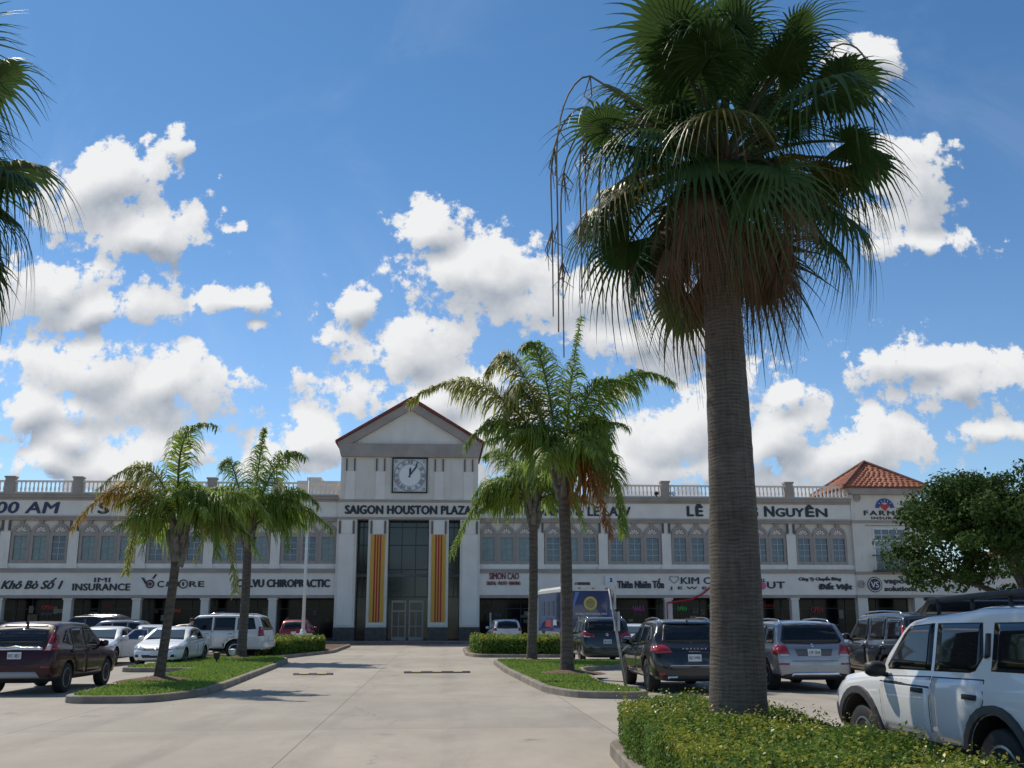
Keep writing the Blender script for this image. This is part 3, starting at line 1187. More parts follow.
# neon in the shop windows
def neon(txt, u0, u1, z0, z1, col, label, e=.12):
    du, dz_ = (u1 - u0) * .17, (z1 - z0) * .17
    u0, u1, z0, z1 = u0 + du, u1 - du, z0 + dz_, z1 - dz_
    mb = MB()
    text_into(mb, txt, 0, u1 - u0, 0, z1 - z0, 0, depth=.03, bold=.0)
    o = mb.build('neon_sign', mat('neon %.1f %.1f %.1f' % col, tuple(c * .45 for c in col), .4, emit=col, estr=e), None, loc=W(u0, -2.98, z0), rz=PSI)
    tag(o, label, 'neon sign', 'small neon signs in the shop windows')


neon('OPEN', -26.6, -25.4, 2.35, 2.7, (.55, .03, .06), 'red neon sign in the window above the maroon car')
neon('OPEN', -22.2, -21.2, 2.4, 2.7, (.30, .02, .04), 'dim red neon sign in the window left of the left palm trunk', .08)
neon('OPEN', -17.2, -16.4, 2.1, 2.4, (.6, .08, .05), 'orange red neon sign just right of the left palm trunk')
neon('NAILS', 16.6, 17.9, 2.15, 2.65, (.45, .08, .5), 'violet neon sign in the window right of the blue bus', .12)
neon('OPEN', 20.0, 21.1, 2.15, 2.6, (.03, .55, .15), 'bright green neon sign in the jewelry window')
neon('GOLD', 22.3, 23.9, 2.5, 2.75, (.03, .35, .2), 'thin green neon lettering beside the big palm trunk')
neon('NOODLE', 26.1, 28.1, 2.45, 2.75, (.30, .02, .03), 'dim red neon lettering above the silver SUV', .07)
neon('OPEN', 30.3, 31.7, 2.0, 2.6, (.4, .03, .07), 'red neon sign in the window left of the dark SUV')
rdm = mat('red tube', (.45, .02, .04), .4, emit=(.4, .02, .03), estr=.03)
q = MB()
q.tube([(0, 0, 0), (.9, 0, .12), (1.8, 0, .25), (2.6, 0, .62), (3.3, 0, 1.15), (3.6, 0, 1.22), (5.4, 0, 1.22)], .07, 6)
q.tube([(0, 0, 0), (0, 0, -1.3)], .05, 6)
tag(q.build('red_swoosh', rdm, None, loc=W(18.75, .18, 2.75), rz=PSI), 'red curved tube sweeping up from the column to the jewelry sign', 'decoration')

# clock
ck = empty('clock', W(0, .28, 11.87), PSI)
tag(ck, 'square white wall clock with black frame and roman numerals on the tower', 'clock')
q = MB()
for a, b_, c, d in ((-1.3, 1.3, 1.2, 1.3), (-1.3, 1.3, -1.3, -1.2), (-1.3, -1.2, -1.2, 1.2), (1.2, 1.3, -1.2, 1.2)):
    q.box(a, b_, -.14, 0, c, d)
q.build('frame', mat('clock black', (.015, .015, .017), .4), ck)
q = MB()
q.box(-1.2, 1.2, -.05, 0, -1.2, 1.2)
q.build('face', mat('clock face grey white', (.66, .66, .66), .5, var=.05), ck)
q = MB()
q.prism(disc(0, 0, .80, 36), -.056, -.051)
q.build('dial', mat('clock dial', (.82, .82, .81), .5), ck)
q = MB()
add_ring(q, 0, 0, 1.13, 1.155, -.062, -.0505, n=40)
add_ring(q, 0, 0, .79, .805, -.062, -.0565, n=40)
for sx in (-1, 1):
    for sz in (-1, 1):
        add_ring(q, sx * 1.02, sz * 1.02, .07, .10, -.062, -.0505, n=10)
for k in range(60):
    a = 2 * math.pi * k / 60
    if k % 5 == 0:
        continue
    q.prism([(1.12 * math.sin(a) - .008, 1.12 * math.cos(a) - .008), (1.12 * math.sin(a) + .008, 1.12 * math.cos(a) - .008), (1.12 * math.sin(a) + .008, 1.12 * math.cos(a) + .008), (1.12 * math.sin(a) - .008, 1.12 * math.cos(a) + .008)], -.062, -.0505)
q.build('minute_track', SIGNK, ck)
NUM = ['XII', 'I', 'II', 'III', 'IIII', 'V', 'VI', 'VII', 'VIII', 'IX', 'X', 'XI']
wd = {'I': .09, 'V': .18, 'X': .2}
for k, s_ in enumerate(NUM):
    a = -2 * math.pi * k / 12
    wn = sum(wd[c] for c in s_)
    ca, sa = math.cos(a), math.sin(a)
    q = MB()
    text_into(q, s_, -wn / 2, wn / 2, .84, 1.10, -.0505, depth=.015, bold=.006, xform=lambda p: (p[0] * ca - p[2] * sa, p[1], p[0] * sa + p[2] * ca))
    q.build('numeral', SIGNK, ck)
for nm, a, ln, wd_ in (('hour_hand', 3, .62, .075), ('minute_hand', 36, .98, .06)):
    q = MB()
    a = R(a)
    sa, ca = math.sin(a), math.cos(a)
    pts = [(-wd_ * .5, -.16), (wd_ * .5, -.16), (wd_, ln * .7), (0, ln), (-wd_, ln * .7)]
    yy = -.09 if nm == 'hour_hand' else -.11
    q.prism([(x * ca + z * sa, -x * sa + z * ca) for x, z in pts], yy, yy + .015)
    q.build(nm, SIGNK, ck)

# banners
YEL = mat('banner yellow', (.62, .36, .06), .7, var=.06, scale=3)
RED = mat('banner red', (.42, .03, .025), .7, var=.08, scale=3)
for c, lab in ((-2.18, 'yellow banner with three red stripes on the pier left of the entrance'), (2.18, 'yellow banner with three red stripes on the pier right of the entrance')):
    bo = empty('banner', W(c, .362, 1.42), PSI)
    tag(bo, lab, 'banner', 'flag banners on the tower piers')
    MB().box(-.52, .52, -.03, 0, 0, 6.15).build('cloth', YEL, bo)
    for k in (-1, 0, 1):
        MB().box(k * .19 - .055, k * .19 + .055, -.036, -.0301, 0, 6.15).build('stripe', RED, bo)

# flagpole with base and a furled flag
fp = empty('flagpole', (-12.75, 63.5, 0))
tag(fp, 'tall white flagpole on a white block base left of the clock tower', 'flagpole')
q = MB()
q.box(-.55, .55, -.55, .55, 0, .62)
q.box(-.4, .4, -.4, .4, .62, .80)
q.build('base', WPAINT, fp)
q = MB()
q.tube([(0, 0, .8), (0, 0, 1.05)], [.22, .14], 12)
q.tube([(0, 0, 1.05), (0, 0, 5), (0, 0, 10.2)], [.11, .095, .06], 12)
q.build('pole', WPAINT, fp, smooth=True)
q = MB()
q.lathe([(.02, 10.2), (.09, 10.27), (.09, 10.34), (.02, 10.4)], 10)
q.build('finial', WPAINT, fp)
fl = empty('flag', (-12.82, 63.42, 7.85))
tag(fl, 'narrow yellow flag with red stripes hanging beside the flagpole', 'flag')
N = 14
for nm, z0, z1, mtl in (('cloth', 0, .36, mat('flag yellow', (.75, .55, .04), .7)), ('stripe', .14, .17, RED), ('stripe', .20, .23, RED)):
    mb = MB()
    vs = []
    th = .012 if nm == 'cloth' else .018
    for sd in (-1, 1):
        for k in range(N + 1):
            t = k / N
            x = -1.45 * t
            y = .06 * math.sin(t * 9) + sd * th
            dz_ = -.03 * t
            vs += [(x, y, z0 + dz_), (x, y, z1 + dz_)]
    fs = []
    M_ = 2 * (N + 1)
    for k in range(N):
        a = 2 * k
        fs += [(a, a + 2, a + 3, a + 1), (M_ + a, M_ + a + 1, M_ + a + 3, M_ + a + 2), (a + 1, a + 3, M_ + a + 3, M_ + a + 1), (a, M_ + a, M_ + a + 2, a + 2)]
    fs += [(0, 1, M_ + 1, M_), (2 * N, M_ + 2 * N, M_ + 2 * N + 1, 2 * N + 1)]
    mb.add(vs, fs).build(nm, mtl, fl)

# floodlights on the parapet
for u_, lb in ((18.2, 'small black floodlight left of a balustrade post above the jewelry sign'), (19.5, 'small white floodlight right of a balustrade post above the jewelry sign')):
    o = empty('floodlight', W(u_, .32, 10.42), PSI)
    tag(o, lb, 'floodlight')
    cm = BLKP if u_ < 19 else WPAINT
    q = MB(); q.lathe([(.06, -.12), (.13, -.1), (.17, .12), (.02, .13)], 12, 'y', (0, -.1, .25)); q.build('lamp_head', cm, o)
    q = MB(); q.tube([(0, 0, 0), (0, -.05, .2)], .03, 6); q.build('bracket', cm, o)

# ------------------------------------------------------------------ planted islands, kerbs, grass
def offset_poly(poly, d):
    """inward offset of a counter-clockwise polygon"""
    n = len(poly)
    out = []
    for i in range(n):
        p0, p1, p2 = Vector(poly[i - 1]), Vector(poly[i]), Vector(poly[(i + 1) % n])
        a = (p1 - p0).normalized(); b = (p2 - p1).normalized()
        na, nb = Vector((-a.y, a.x)), Vector((-b.y, b.x))
        nn = (na + nb)
        nn = nn / max(.35, nn.length_squared / 2)
        out.append(tuple(p1 + nn * d))
    return out


def rounded(poly, r=.8, n=5):
    out = []
    m_ = len(poly)
    for i in range(m_):
        p0, p1, p2 = Vector(poly[i - 1]), Vector(poly[i]), Vector(poly[(i + 1) % m_])
        rr = min(r, (p0 - p1).length * .45, (p2 - p1).length * .45)
        a = p1 + (p0 - p1).normalized() * rr
        b = p1 + (p2 - p1).normalized() * rr
        for k in range(n + 1):
            t = k / n
            out.append(tuple(a * (1 - t) ** 2 + p1 * 2 * t * (1 - t) + b * t * t))
    return out


def point_in(poly, x, y):
    c = False
    n = len(poly)
    j = n - 1
    for i in range(n):
        xi, yi = poly[i]; xj, yj = poly[j]
        if ((yi > y) != (yj > y)) and (x < (xj - xi) * (y - yi) / (yj - yi) + xi):
            c = not c
        j = i
    return c


def island(name, poly, label, grass=True, h=.15, r=.8, soil_h=.13, dens=420):
    poly = rounded(poly, r)
    n = len(poly)
    i1 = offset_poly(poly, .03)
    i2 = offset_poly(poly, .16)
    vs = [(*p, -.01) for p in poly] + [(*p, h - .02) for p in offset_poly(poly, .01)] + [(*p, h) for p in i1] + [(*p, h) for p in i2] + [(*p, .02) for p in i2]
    fs = []
    for l in range(4):
        for i in range(n):
            j = (i + 1) % n
            fs.append((l * n + i, l * n + j, (l + 1) * n + j, (l + 1) * n + i))
    k = MB().add(vs, fs).build('kerb', CURB)
    tag(k, kind='structure')
    vs = [(*p, soil_h) for p in i2]
    s = MB().add(vs, [tuple(range(n))]).build('lawn' if grass else 'planting_bed', SOIL if grass else MULCH)
    tag(s, kind='structure')
    return i2


def scatter_in(poly, n, r_=None, avoid=()):
    r_ = r_ or rng
    xs = [p[0] for p in poly]; ys = [p[1] for p in poly]
    out = []
    while len(out) < n:
        x = r_.uniform(min(xs), max(xs)); y = r_.uniform(min(ys), max(ys))
        if point_in(poly, x, y) and all((x - a) ** 2 + (y - b) ** 2 > c * c for a, b, c in avoid):
            out.append((x, y))
    return np.array(out)


GRASS = leafmat('grass blades', (.15, .24, .04), (.24, .34, .07), .9, .35, .6, .3)


def grass_on(poly, n, avoid, z=.13):
    P_ = scatter_in(poly, n, avoid=avoid)
    a = rng.uniform(0, 2 * np.pi, n)
    h = rng.uniform(.03, .085, n)
    w_ = rng.uniform(.018, .035, n)
    lean = rng.normal(0, .025, (n, 2))
    V = np.zeros((n, 4, 3))
    V[:, 0, 0] = P_[:, 0] - np.cos(a) * w_; V[:, 0, 1] = P_[:, 1] - np.sin(a) * w_
    V[:, 1, 0] = P_[:, 0] + np.cos(a) * w_; V[:, 1, 1] = P_[:, 1] + np.sin(a) * w_
    V[:, :2, 2] = z
    for k, s in ((2, .3), (3, -.3)):
        V[:, k, 0] = P_[:, 0] + lean[:, 0] + np.cos(a) * w_ * s
        V[:, k, 1] = P_[:, 1] + lean[:, 1] + np.sin(a) * w_ * s
        V[:, k, 2] = z + h
    F = np.arange(n * 4).reshape(n, 4)
    o = link('grass', quads_mesh('grass', V.reshape(-1, 3), F, [GRASS]))
    return tag(o, 'short green lawn grass on a kerbed island', 'grass', kind='stuff')


ILp = [(-9.35, 21.7), (-7.5, 21.8), (-6.95, 23.6), (-7.15, 26.5), (-8.75, 41.0), (-9.4, 43.6), (-12.6, 43.0), (-12.9, 34.2), (-10.3, 34.2), (-10.0, 28.2)]
il = island('left_island', ILp, '', r=.7)
IRp = [(.75, 24.6), (1.4, 22.9), (2.9, 22.7), (3.0, 23.4), (2.25, 26.0), (2.25, 34.0), (4.3, 36.6), (4.1, 38.6), (.2, 40.6), (-.75, 40.2), (-.3, 34.0), (.3, 28.5)]
ir = island('right_island', IRp, '', r=.7)
mulch = [(-9.2, 27.4, .9), (-11.1, 42.6, .6), (1.6, 30.4, .9), (.7, 39.6, .4)]
grass_on(il, 26000, mulch)
grass_on(ir, 20000, mulch)
for (x, y, r) in mulch:
    q = MB()
    n = 22
    prof = [(r * 1.12, .12), (r, .155), (r * .6, .20), (r * .25, .24), (.02, .25)]
    vs, fs = [], []
    for rr, h in prof:
        for k in range(n):
            a = 2 * math.pi * k / n
            j = 1 + .12 * math.sin(a * 3 + x) + .06 * math.sin(a * 7)
            vs.append((x + rr * j * math.cos(a), y + rr * j * math.sin(a), h))
    for l in range(len(prof) - 1):
        for k in range(n):
            fs.append((l * n + k, l * n + (k + 1) % n, (l + 1) * n + (k + 1) % n, (l + 1) * n + k))
    tag(q.add(vs, fs).build('mulch_mound', MULCH, smooth=True), kind='structure')

# front hedge island
IF = [(1.55, 14.6), (1.55, 3.2), (4.15, 3.2), (3.95, 8.5), (3.35, 14.4), (2.9, 15.0), (2.0, 15.1)]
IF = IF[::-1] if False else IF
front_bed = island('front_island', [(1.38, 3.2), (3.95, 3.2), (3.88, 8.6), (3.62, 10.4), (3.4, 12.6), (3.1, 14.2), (2.3, 14.8), (1.22, 14.1)], '', grass=False, r=.7)
hl = island('hedge_island', [(-12.3, 46.4), (-9.95, 45.0), (-8.95, 52.6), (-10.0, 65), (-14.6, 65), (-14.4, 48)], '', grass=False, r=.8)
hm = island('hedge_island', [(-2.2, 48.6), (-1.6, 46.3), (2.4, 46.0), (2.7, 54), (-1.9, 58), (-2.7, 57)], '', grass=False, r=.8)


# ------------------------------------------------------------------ hedges: a dark twig core and thousands of small leaves
HLEAF = leafmat('hedge leaf', (.04, .10, .016), (.15, .235, .038), 2.6, .28, .6, .15)
HLEAF2 = leafmat('young hedge leaf', (.20, .24, .03), (.34, .33, .04), 1.3, .3, .4, .35)
HCORE = mat('hedge twigs', (.014, .022, .008), .9)


def hedge(name, poly, z0, z1, n, leaf, label, yellow=.10, bumpy=.06, center_off=None):
    root = empty(name, (sum(p[0] for p in poly) / len(poly), sum(p[1] for p in poly) / len(poly), z0))
    tag(root, label, 'hedge')
    ox, oy, oz = root.location
    core = rounded(offset_poly(rounded(poly, .6), .13), .01, 1)
    MB().prism([(x - ox, y - oy) for x, y in core], .0, z1 - z0 - .11, 'z').build('twigs', HCORE, root)
    pl = rounded(poly, .6)
    # split between top and sides by area
    A = 0
    for i in range(len(pl)):
        A += pl[i - 1][0] * pl[i][1] - pl[i][0] * pl[i - 1][1]
    A = abs(A) / 2
    per = sum((Vector(pl[i]) - Vector(pl[i - 1])).length for i in range(len(pl)))
    nt = int(n * A / (A + per * (z1 - z0)))
    T = scatter_in(pl, nt)
    hx = np.sin(T[:, 0] * 3.1 + 1) * np.cos(T[:, 1] * 2.3) + .6 * np.sin(T[:, 0] * 7.7) * np.sin(T[:, 1] * 6.1 + 2)
    P1 = np.column_stack([T, z1 - z0 + hx * bumpy * .6 + rng.uniform(-.10, .03, nt)])
    N1 = np.tile([0, 0, 1.], (nt, 1))
    ns = n - nt
    segs = [(Vector(pl[i - 1]), Vector(pl[i])) for i in range(len(pl))]
    lens = np.array([(b - a).length for a, b in segs]); pr = lens / lens.sum()
    idx = rng.choice(len(segs), ns, p=pr)
    P2 = np.zeros((ns, 3)); N2 = np.zeros((ns, 3))
    tt_ = rng.uniform(0, 1, ns); zz = rng.uniform(0, 1, ns)
    for i in range(len(segs)):
        k = idx == i
        a, b = segs[i]
        d = (b - a).normalized() if (b - a).length > 1e-6 else Vector((1, 0))
        nx, ny = d.y, -d.x
        dep = rng.uniform(-.03, .10, k.sum())
        P2[k, 0] = a.x + (b.x - a.x) * tt_[k] - nx * dep
        P2[k, 1] = a.y + (b.y - a.y) * tt_[k] - ny * dep
        P2[k, 2] = zz[k] * (z1 - z0)
        N2[k] = (nx, ny, .3)
    bul = np.sin(P2[:, 0] * 4 + P2[:, 1] * 3.3) * bumpy * .5
    P2[:, 0] += N2[:, 0] * bul; P2[:, 1] += N2[:, 1] * bul
    # sprigs that stick out of the top
    nsp = n // 90
    S = scatter_in(pl, nsp)
    sp = []
    for s_ in S:
        hh = rng.uniform(.04, .17)
        for k in range(5):
            sp.append((s_[0] + rng.normal(0, .02), s_[1] + rng.normal(0, .02), z1 - z0 + hh * k / 4))
    P3 = np.array(sp); N3 = np.tile([0, 0, 1.], (len(P3), 1))
    P_ = np.vstack([P1, P2, P3]); Nn = np.vstack([N1, N2, N3])
    P_[:, 0] -= ox; P_[:, 1] -= oy
    m_ = len(P_)
    Nn = Nn + rng.normal(0, .55, (m_, 3))
    Nn /= np.linalg.norm(Nn, axis=1)[:, None]
    T1 = np.cross(Nn, rng.normal(0, 1, (m_, 3))); T1 /= np.linalg.norm(T1, axis=1)[:, None]
    T2 = np.cross(Nn, T1)
    L = (leaf * rng.uniform(.65, 1.3, m_))[:, None]
    Wd = L * .30
    base = P_ - T1 * L * .5
    tip = P_ + T1 * L * .5 - Nn * L * .12
    V = np.stack([base, P_ + T2 * Wd - Nn * 0 + Nn * L * .05, tip, P_ - T2 * Wd + Nn * L * .05], 1).reshape(-1, 3)
    F = np.arange(m_ * 4).reshape(m_, 4)
    mi = np.zeros(m_, int)
    yy = np.sin(P_[:, 0] * 2.2 + 1.3) * np.sin(P_[:, 1] * 1.7) + rng.normal(0, .6, m_)
    mi[(yy > np.quantile(yy, 1 - yellow)) & (P_[:, 2] > (z1 - z0) * .75)] = 1
    mi[-len(P3):][rng.uniform(0, 1, len(P3)) < .6] = 1
    o = link('foliage', quads_mesh('foliage', V, F, [HLEAF, HLEAF2], mi=mi), root)
    return root


hedge('hedge', [(1.5, 3.4), (3.68, 3.4), (3.64, 8.5), (3.38, 10.3), (3.14, 12.5), (2.85, 13.9), (2.2, 14.4), (1.33, 13.8)], .13, .64, 95000, .040,
      'low clipped leafy hedge with yellow tips round the big palm in the foreground', .22, .09)
hedge('hedge', [(-11.9, 46.9), (-10.2, 45.7), (-9.35, 52.3), (-10.3, 56.5), (-14.0, 57.5), (-14.0, 48.5)], .13, .74, 26000, .13,
      'clipped green hedge in front of the flagpole, left of the clock tower', .2, .05)
hedge('hedge', [(-1.85, 48.8), (-1.3, 46.7), (2.1, 46.4), (2.4, 53.6), (-1.7, 57.4), (-2.3, 56.6)], .13, .78, 22000, .13,
      'clipped green hedge right of the driveway beside the bus', .2, .05)


# ------------------------------------------------------------------ palms
def trunk_mat(name, c1, c2, ring=16., amp=1.0):
    mt = bpy.data.materials.new(name)
    mt.use_nodes = True
    t = NT(mt.node_tree)
    b = mt.node_tree.nodes['Principled BSDF']
    tcx = t.n.new('ShaderNodeTexCoord')
    v = tcx.outputs['Object']
    x, y, z = t.sep(v)
    wob = t.noise(v, 2.2, 4, .6)
    zz = t.math('ADD', t.math('MULTIPLY', z, ring), t.math('MULTIPLY', wob, 3.0))
    s = t.math('SINE', t.math('MULTIPLY', zz, 3.1416))
    s = t.math('ABSOLUTE', s)
    fib = t.noise(t.vec('MULTIPLY', v, (30, 30, 2.0)), 1., 4, .7)
    hor = t.noise(t.vec('MULTIPLY', v, (5, 5, 42)), 1., 4, .7)
    f = t.math('ADD', t.math('MULTIPLY', s, .14), t.math('ADD', t.math('MULTIPLY', fib, .42), t.math('MULTIPLY', hor, .55)))
    blot = t.smooth(t.noise(v, 1.3, 4, .65), .35, .7)
    t.l.new(t.mix(t.math('MULTIPLY', blot, .45), t.mix(t.smooth(f, .32, .82), c1, c2), tuple(.5 * x for x in c1)), b.inputs['Base Color'])
    b.inputs['Roughness'].default_value = .92
    b.inputs['Specular IOR Level'].default_value = .2
    bn = t.n.new('ShaderNodeBump')
    bn.inputs['Strength'].default_value = amp
    bn.inputs['Distance'].default_value = .025
    t.l.new(f, bn.inputs['Height'])
    t.l.new(bn.outputs[0], b.inputs['Normal'])
    return mt


FTRUNK = trunk_mat('fan palm bark', (.075, .06, .048), (.205, .175, .148), 23, .5)
QTRUNK = trunk_mat('queen palm bark', (.07, .058, .048), (.20, .17, .14), 6.3, .35)
FLEAF = leafmat('fan palm leaf', (.024, .058, .014), (.070, .125, .032), 1.5, .26, .5, .28)
FLEAFY = leafmat('yellowing fan palm leaf', (.10, .10, .02), (.20, .17, .04), 1.5, .3, .4, .5)
FDEAD = leafmat('dead fan palm leaf', (.11, .065, .04), (.24, .15, .09), 2.0, .18, .75, .2)
PETI = mat('petiole', (.075, .085, .03), .5, var=.3, scale=3)
PETD = mat('dead petiole', (.13, .075, .045), .8, var=.3, scale=3)
STALK = mat('dry flower stalk', (.20, .15, .10), .8, var=.3, scale=4)


def fan_leaf(hub, d, up, L, spread, droop, fold, nseg, rs, fused=.5, wmul=1., collapse=1.):
    """returns verts (n,3), quads for one fan blade: strips with a folded midrib"""
    d = np.array(d) / np.linalg.norm(d)
    s = np.cross(d, up); s /= np.linalg.norm(s)
    n = np.cross(s, d)
    ts = np.array([0., .12, .28, .46, .60, .74, .88, 1.0])
    V, F = [], []
    for k in range(nseg):
        a = (k / (nseg - 1) * 2 - 1) * spread
        al = a * collapse
        La = L * (1 - .30 * (abs(a) / math.pi) ** 1.5) * rs.uniform(.90, 1.06)
        da = 2 * spread / nseg * collapse
        dirv = d * math.cos(al) + s * math.sin(al)
        sidev = -d * math.sin(al) + s * math.cos(al)
        kink = rs.uniform(.0, 1.0) ** 2
        drp = droop * rs.uniform(.55, 1.5)
        tw = rs.normal(0, .25)
        o = len(V)
        for t in ts:
            r = La * t
            c = hub + dirv * r - n * (fold * r * r / La) * (1 + .6 * abs(math.sin(a)))
            c = c + n * .10 * L * math.sin(t * math.pi) * math.cos(a)
            u = max(0., t - fused) / (1 - fused)
            g = drp * La * (u ** 1.7) * (.55 + .6 * kink)
            c = c - dirv * (g * .42) + np.array([0, 0, -1.]) * g
            if t <= fused + .1:
                hw = da * r * .53 + .004
            else:
                hw = da * La * fused * .50 * (1 - u) ** .8 * wmul
            hw = max(hw, .0015)
            nn = n * math.cos(tw * u) + sidev * math.sin(tw * u)
            V.append(c - sidev * hw)
            V.append(c + nn * hw * .45)
            V.append(c + sidev * hw)
        for j in range(len(ts) - 1):
            b = o + j * 3
            F.append((b, b + 1, b + 4, b + 3))
            F.append((b + 1, b + 2, b + 5, b + 4))
    return V, F


def petiole_strip(p0, p1, p2, r0, r1, n=7):
    pts = []
    for k in range(n):
        t = k / (n - 1)
        pts.append(Vector(p0) * (1 - t) ** 2 + Vector(p1) * 2 * t * (1 - t) + Vector(p2) * t * t)
    return pts, [r0 + (r1 - r0) * k / (n - 1) for k in range(n)]


def fan_palm(loc, base_r, top_r, H, lean, nleaf, label, seed, rmul=1., skirt=True, stalks=True, dead_n=26):
    rs = np.random.RandomState(seed)
    root = empty('fan_palm', loc)
    tag(root, label, 'palm tree')
    # trunk, slightly leaning, flared at the ground
    q = MB()
    NR, NS = 90, 28
    vs, fs = [], []
    for i in range(NR + 1):
        t = i / NR
        z = H * t
        r = top_r + (base_r - top_r) * ((1 - t) ** 1.25) + .05 * math.exp(-z / .22)
        if t > .80:
            r *= 1 + .45 * math.sin((t - .80) / .20 * math.pi * .9)
        cx_ = lean[0] * t + .03 * math.sin(t * 5)
        cy_ = lean[1] * t
        for k in range(NS):
            a = 2 * math.pi * k / NS
            rr = r * (1 + .007 * math.sin(i * 1.9 + 3 * math.sin(a)) + rs.normal(0, .007))
            vs.append((cx_ + rr * math.cos(a), cy_ + rr * math.sin(a), z))
    for i in range(NR):
        for k in range(NS):
            fs.append((i * NS + k, i * NS + (k + 1) % NS, (i + 1) * NS + (k + 1) % NS, (i + 1) * NS + k))
    q.add(vs, fs).build('trunk', FTRUNK, root, smooth=True)
    top = np.array([lean[0], lean[1], H])
    GV, GF, GM = [], [], []
    PM = MB()
    DM = MB()
    DV, DF = [], []
    # live leaves
    for i in range(nleaf):
        f = (i + .5) / nleaf                                   # 0 = youngest, at the top
        az = i * 2.39996 + rs.uniform(-.3, .3)
        el = R(82 - 108 * f + rs.uniform(-24, 20))
        pl = (1.12 - .05 * f) * rmul * (rs.uniform(.42, .62) if i % 4 == 1 else rs.uniform(.75, 1.2))
        ca, sa = math.cos(az), math.sin(az)
        p0 = top + np.array([ca * .12, sa * .12, .18 - .45 * f])
        dirv = np.array([ca * math.cos(el), sa * math.cos(el), math.sin(el)])
        p1 = p0 + dirv * pl * .6
        dl = el - R(16 + 26 * f)
        hub = p0 + dirv * pl * .55 + np.array([ca * math.cos(dl), sa * math.cos(dl), math.sin(dl)]) * pl * .45
        pts, rr = petiole_strip(p0, p1, hub, .034, .014)
        PM.tube(pts, rr, 5, False)
        d2 = el - R(20 + 24 * f)
        dd = np.array([ca * math.cos(d2), sa * math.cos(d2), math.sin(d2)])
        upv = np.array([-ca * math.sin(d2), -sa * math.sin(d2), math.cos(d2)]) + rs.normal(0, .42, 3)
        L = .84 * rmul * rs.uniform(.78, 1.15)
        V, F_q = fan_leaf(hub, dd, upv, L, R(125 + 25 * rs.rand()), .22 + .34 * f, .05 + .20 * f, 38, rs, rs.uniform(.28, .44), .8)
        o = len(GV)
        GV += V
        GF += [tuple(x + o for x in q_) for q_ in F_q]
        yel = 1 if (f > .72 and rs.rand() < .4) else 0
        GM += [yel] * len(F_q)
    PM.build('petioles', PETI, root, smooth=True)
    link('crown', quads_mesh('crown', GV, GF, [FLEAF, FLEAFY], mi=GM), root)
    if skirt:
        for i in range(dead_n):
            f = i / dead_n
            az = i * 2.39996 + 1
            ca, sa = math.cos(az), math.sin(az)
            el = R(-22 - 52 * rs.rand())
            pl = rs.uniform(.30, .88) * rmul
            p0 = top + np.array([ca * .2, sa * .2, -.25 - .35 * rs.rand()])
            p1 = p0 + np.array([ca * .35, sa * .35, -.05])
            hub = p0 + np.array([ca * math.cos(el), sa * math.cos(el), math.sin(el)]) * pl
            pts, rr = petiole_strip(p0, p1, hub, .03, .014)
            DM.tube(pts, rr, 5, False)
            d2 = R(-58 - 26 * rs.rand())
            dd = np.array([ca * math.cos(d2), sa * math.cos(d2), math.sin(d2)])
            upv = np.array([-ca * math.sin(d2), -sa * math.sin(d2), math.cos(d2)])
            V, F_q = fan_leaf(hub, dd, upv, rs.uniform(.50, .95) * rmul, R(105), .6, .2, 30, rs, rs.uniform(.2, .4), .75, rs.uniform(.25, .6))
            o = len(DV)
            DV += V
            DF += [tuple(x + o for x in q_) for q_ in F_q]
        DM.build('dead_petioles', PETD, root, smooth=True)
        link('dead_fronds', quads_mesh('dead_fronds', DV, DF, [FDEAD]), root)
    # old leaf boots right under the crown
    q = MB()
    for i in range(70):
        az = i * 2.39996
        z = H - .05 - .011 * i
        ca, sa = math.cos(az), math.sin(az)
        r = top_r * 1.18
        q.tube([(top[0] + ca * r * .8, top[1] + sa * r * .8, z - .12), (top[0] + ca * (r + .07), top[1] + sa * (r + .07), z + .02), (top[0] + ca * (r + .16), top[1] + sa * (r + .16), z + .12 + .1 * rs.rand())], [.05, .04, .015], 5)
    q.build('leaf_boots', PETD, root)
    if stalks:
        q = MB()
        for (az, ext, h0, hang, cnt) in stalks:
            ca, sa = math.cos(az), math.sin(az)
            p = []
            for k in range(25):
                t = k / 24
                rr_ = ext * math.sin(min(1, t * 1.35) * math.pi / 2)
                z = H + .1 + h0 * math.sin(t * math.pi * .75) - hang * max(0, t - .42) ** 1.3 / .58 ** 1.3
                p.append((top[0] + ca * rr_ + .03 * math.sin(5 * t + az), top[1] + sa * rr_ + .03 * math.cos(4 * t), z))
            q.tube(p, [.013 * (1 - .6 * k / 24) + .003 for k in range(25)], 5)
            for j in range(cnt):
                k = 10 + (j * 5) % 15
                b_ = Vector(p[k])
                ln = rs.uniform(.2, .55)
                q.tube([b_, b_ + Vector((rs.normal(0, .05), rs.normal(0, .05), -ln * .5)), b_ + Vector((rs.normal(0, .09), rs.normal(0, .09), -ln))], [.008, .007, .003], 4)
        q.build('flower_stalks', STALK, root)
    return root


st = [(R(182), 2.15, .75, 2.7, 16), (R(176), 2.02, .6, 3.05, 20), (R(188), 1.75, .7, 2.4, 10), (R(196), 1.9, .5, 2.5, 12), (R(166), 1.55, .7, 2.5, 6), (R(200), 2.25, .9, 3.2, 4),
      (R(-6), 1.95, 1.7, 2.0, 2)]
fan_palm((2.50, 11.85, .12), .335, .20, 7.2, (.12, 0), 82, 'tall fan palm with thick grey trunk and brown dead fronds rising from the foreground hedge', 11, 1.27, True, st, 44)
fan_palm((-6.62, 9.7, 0), .30, .20, 6.35, (.02, 0), 60, 'fan palm at the left picture edge with only its drooping fronds in view', 23, 1.10, True, None, 20)

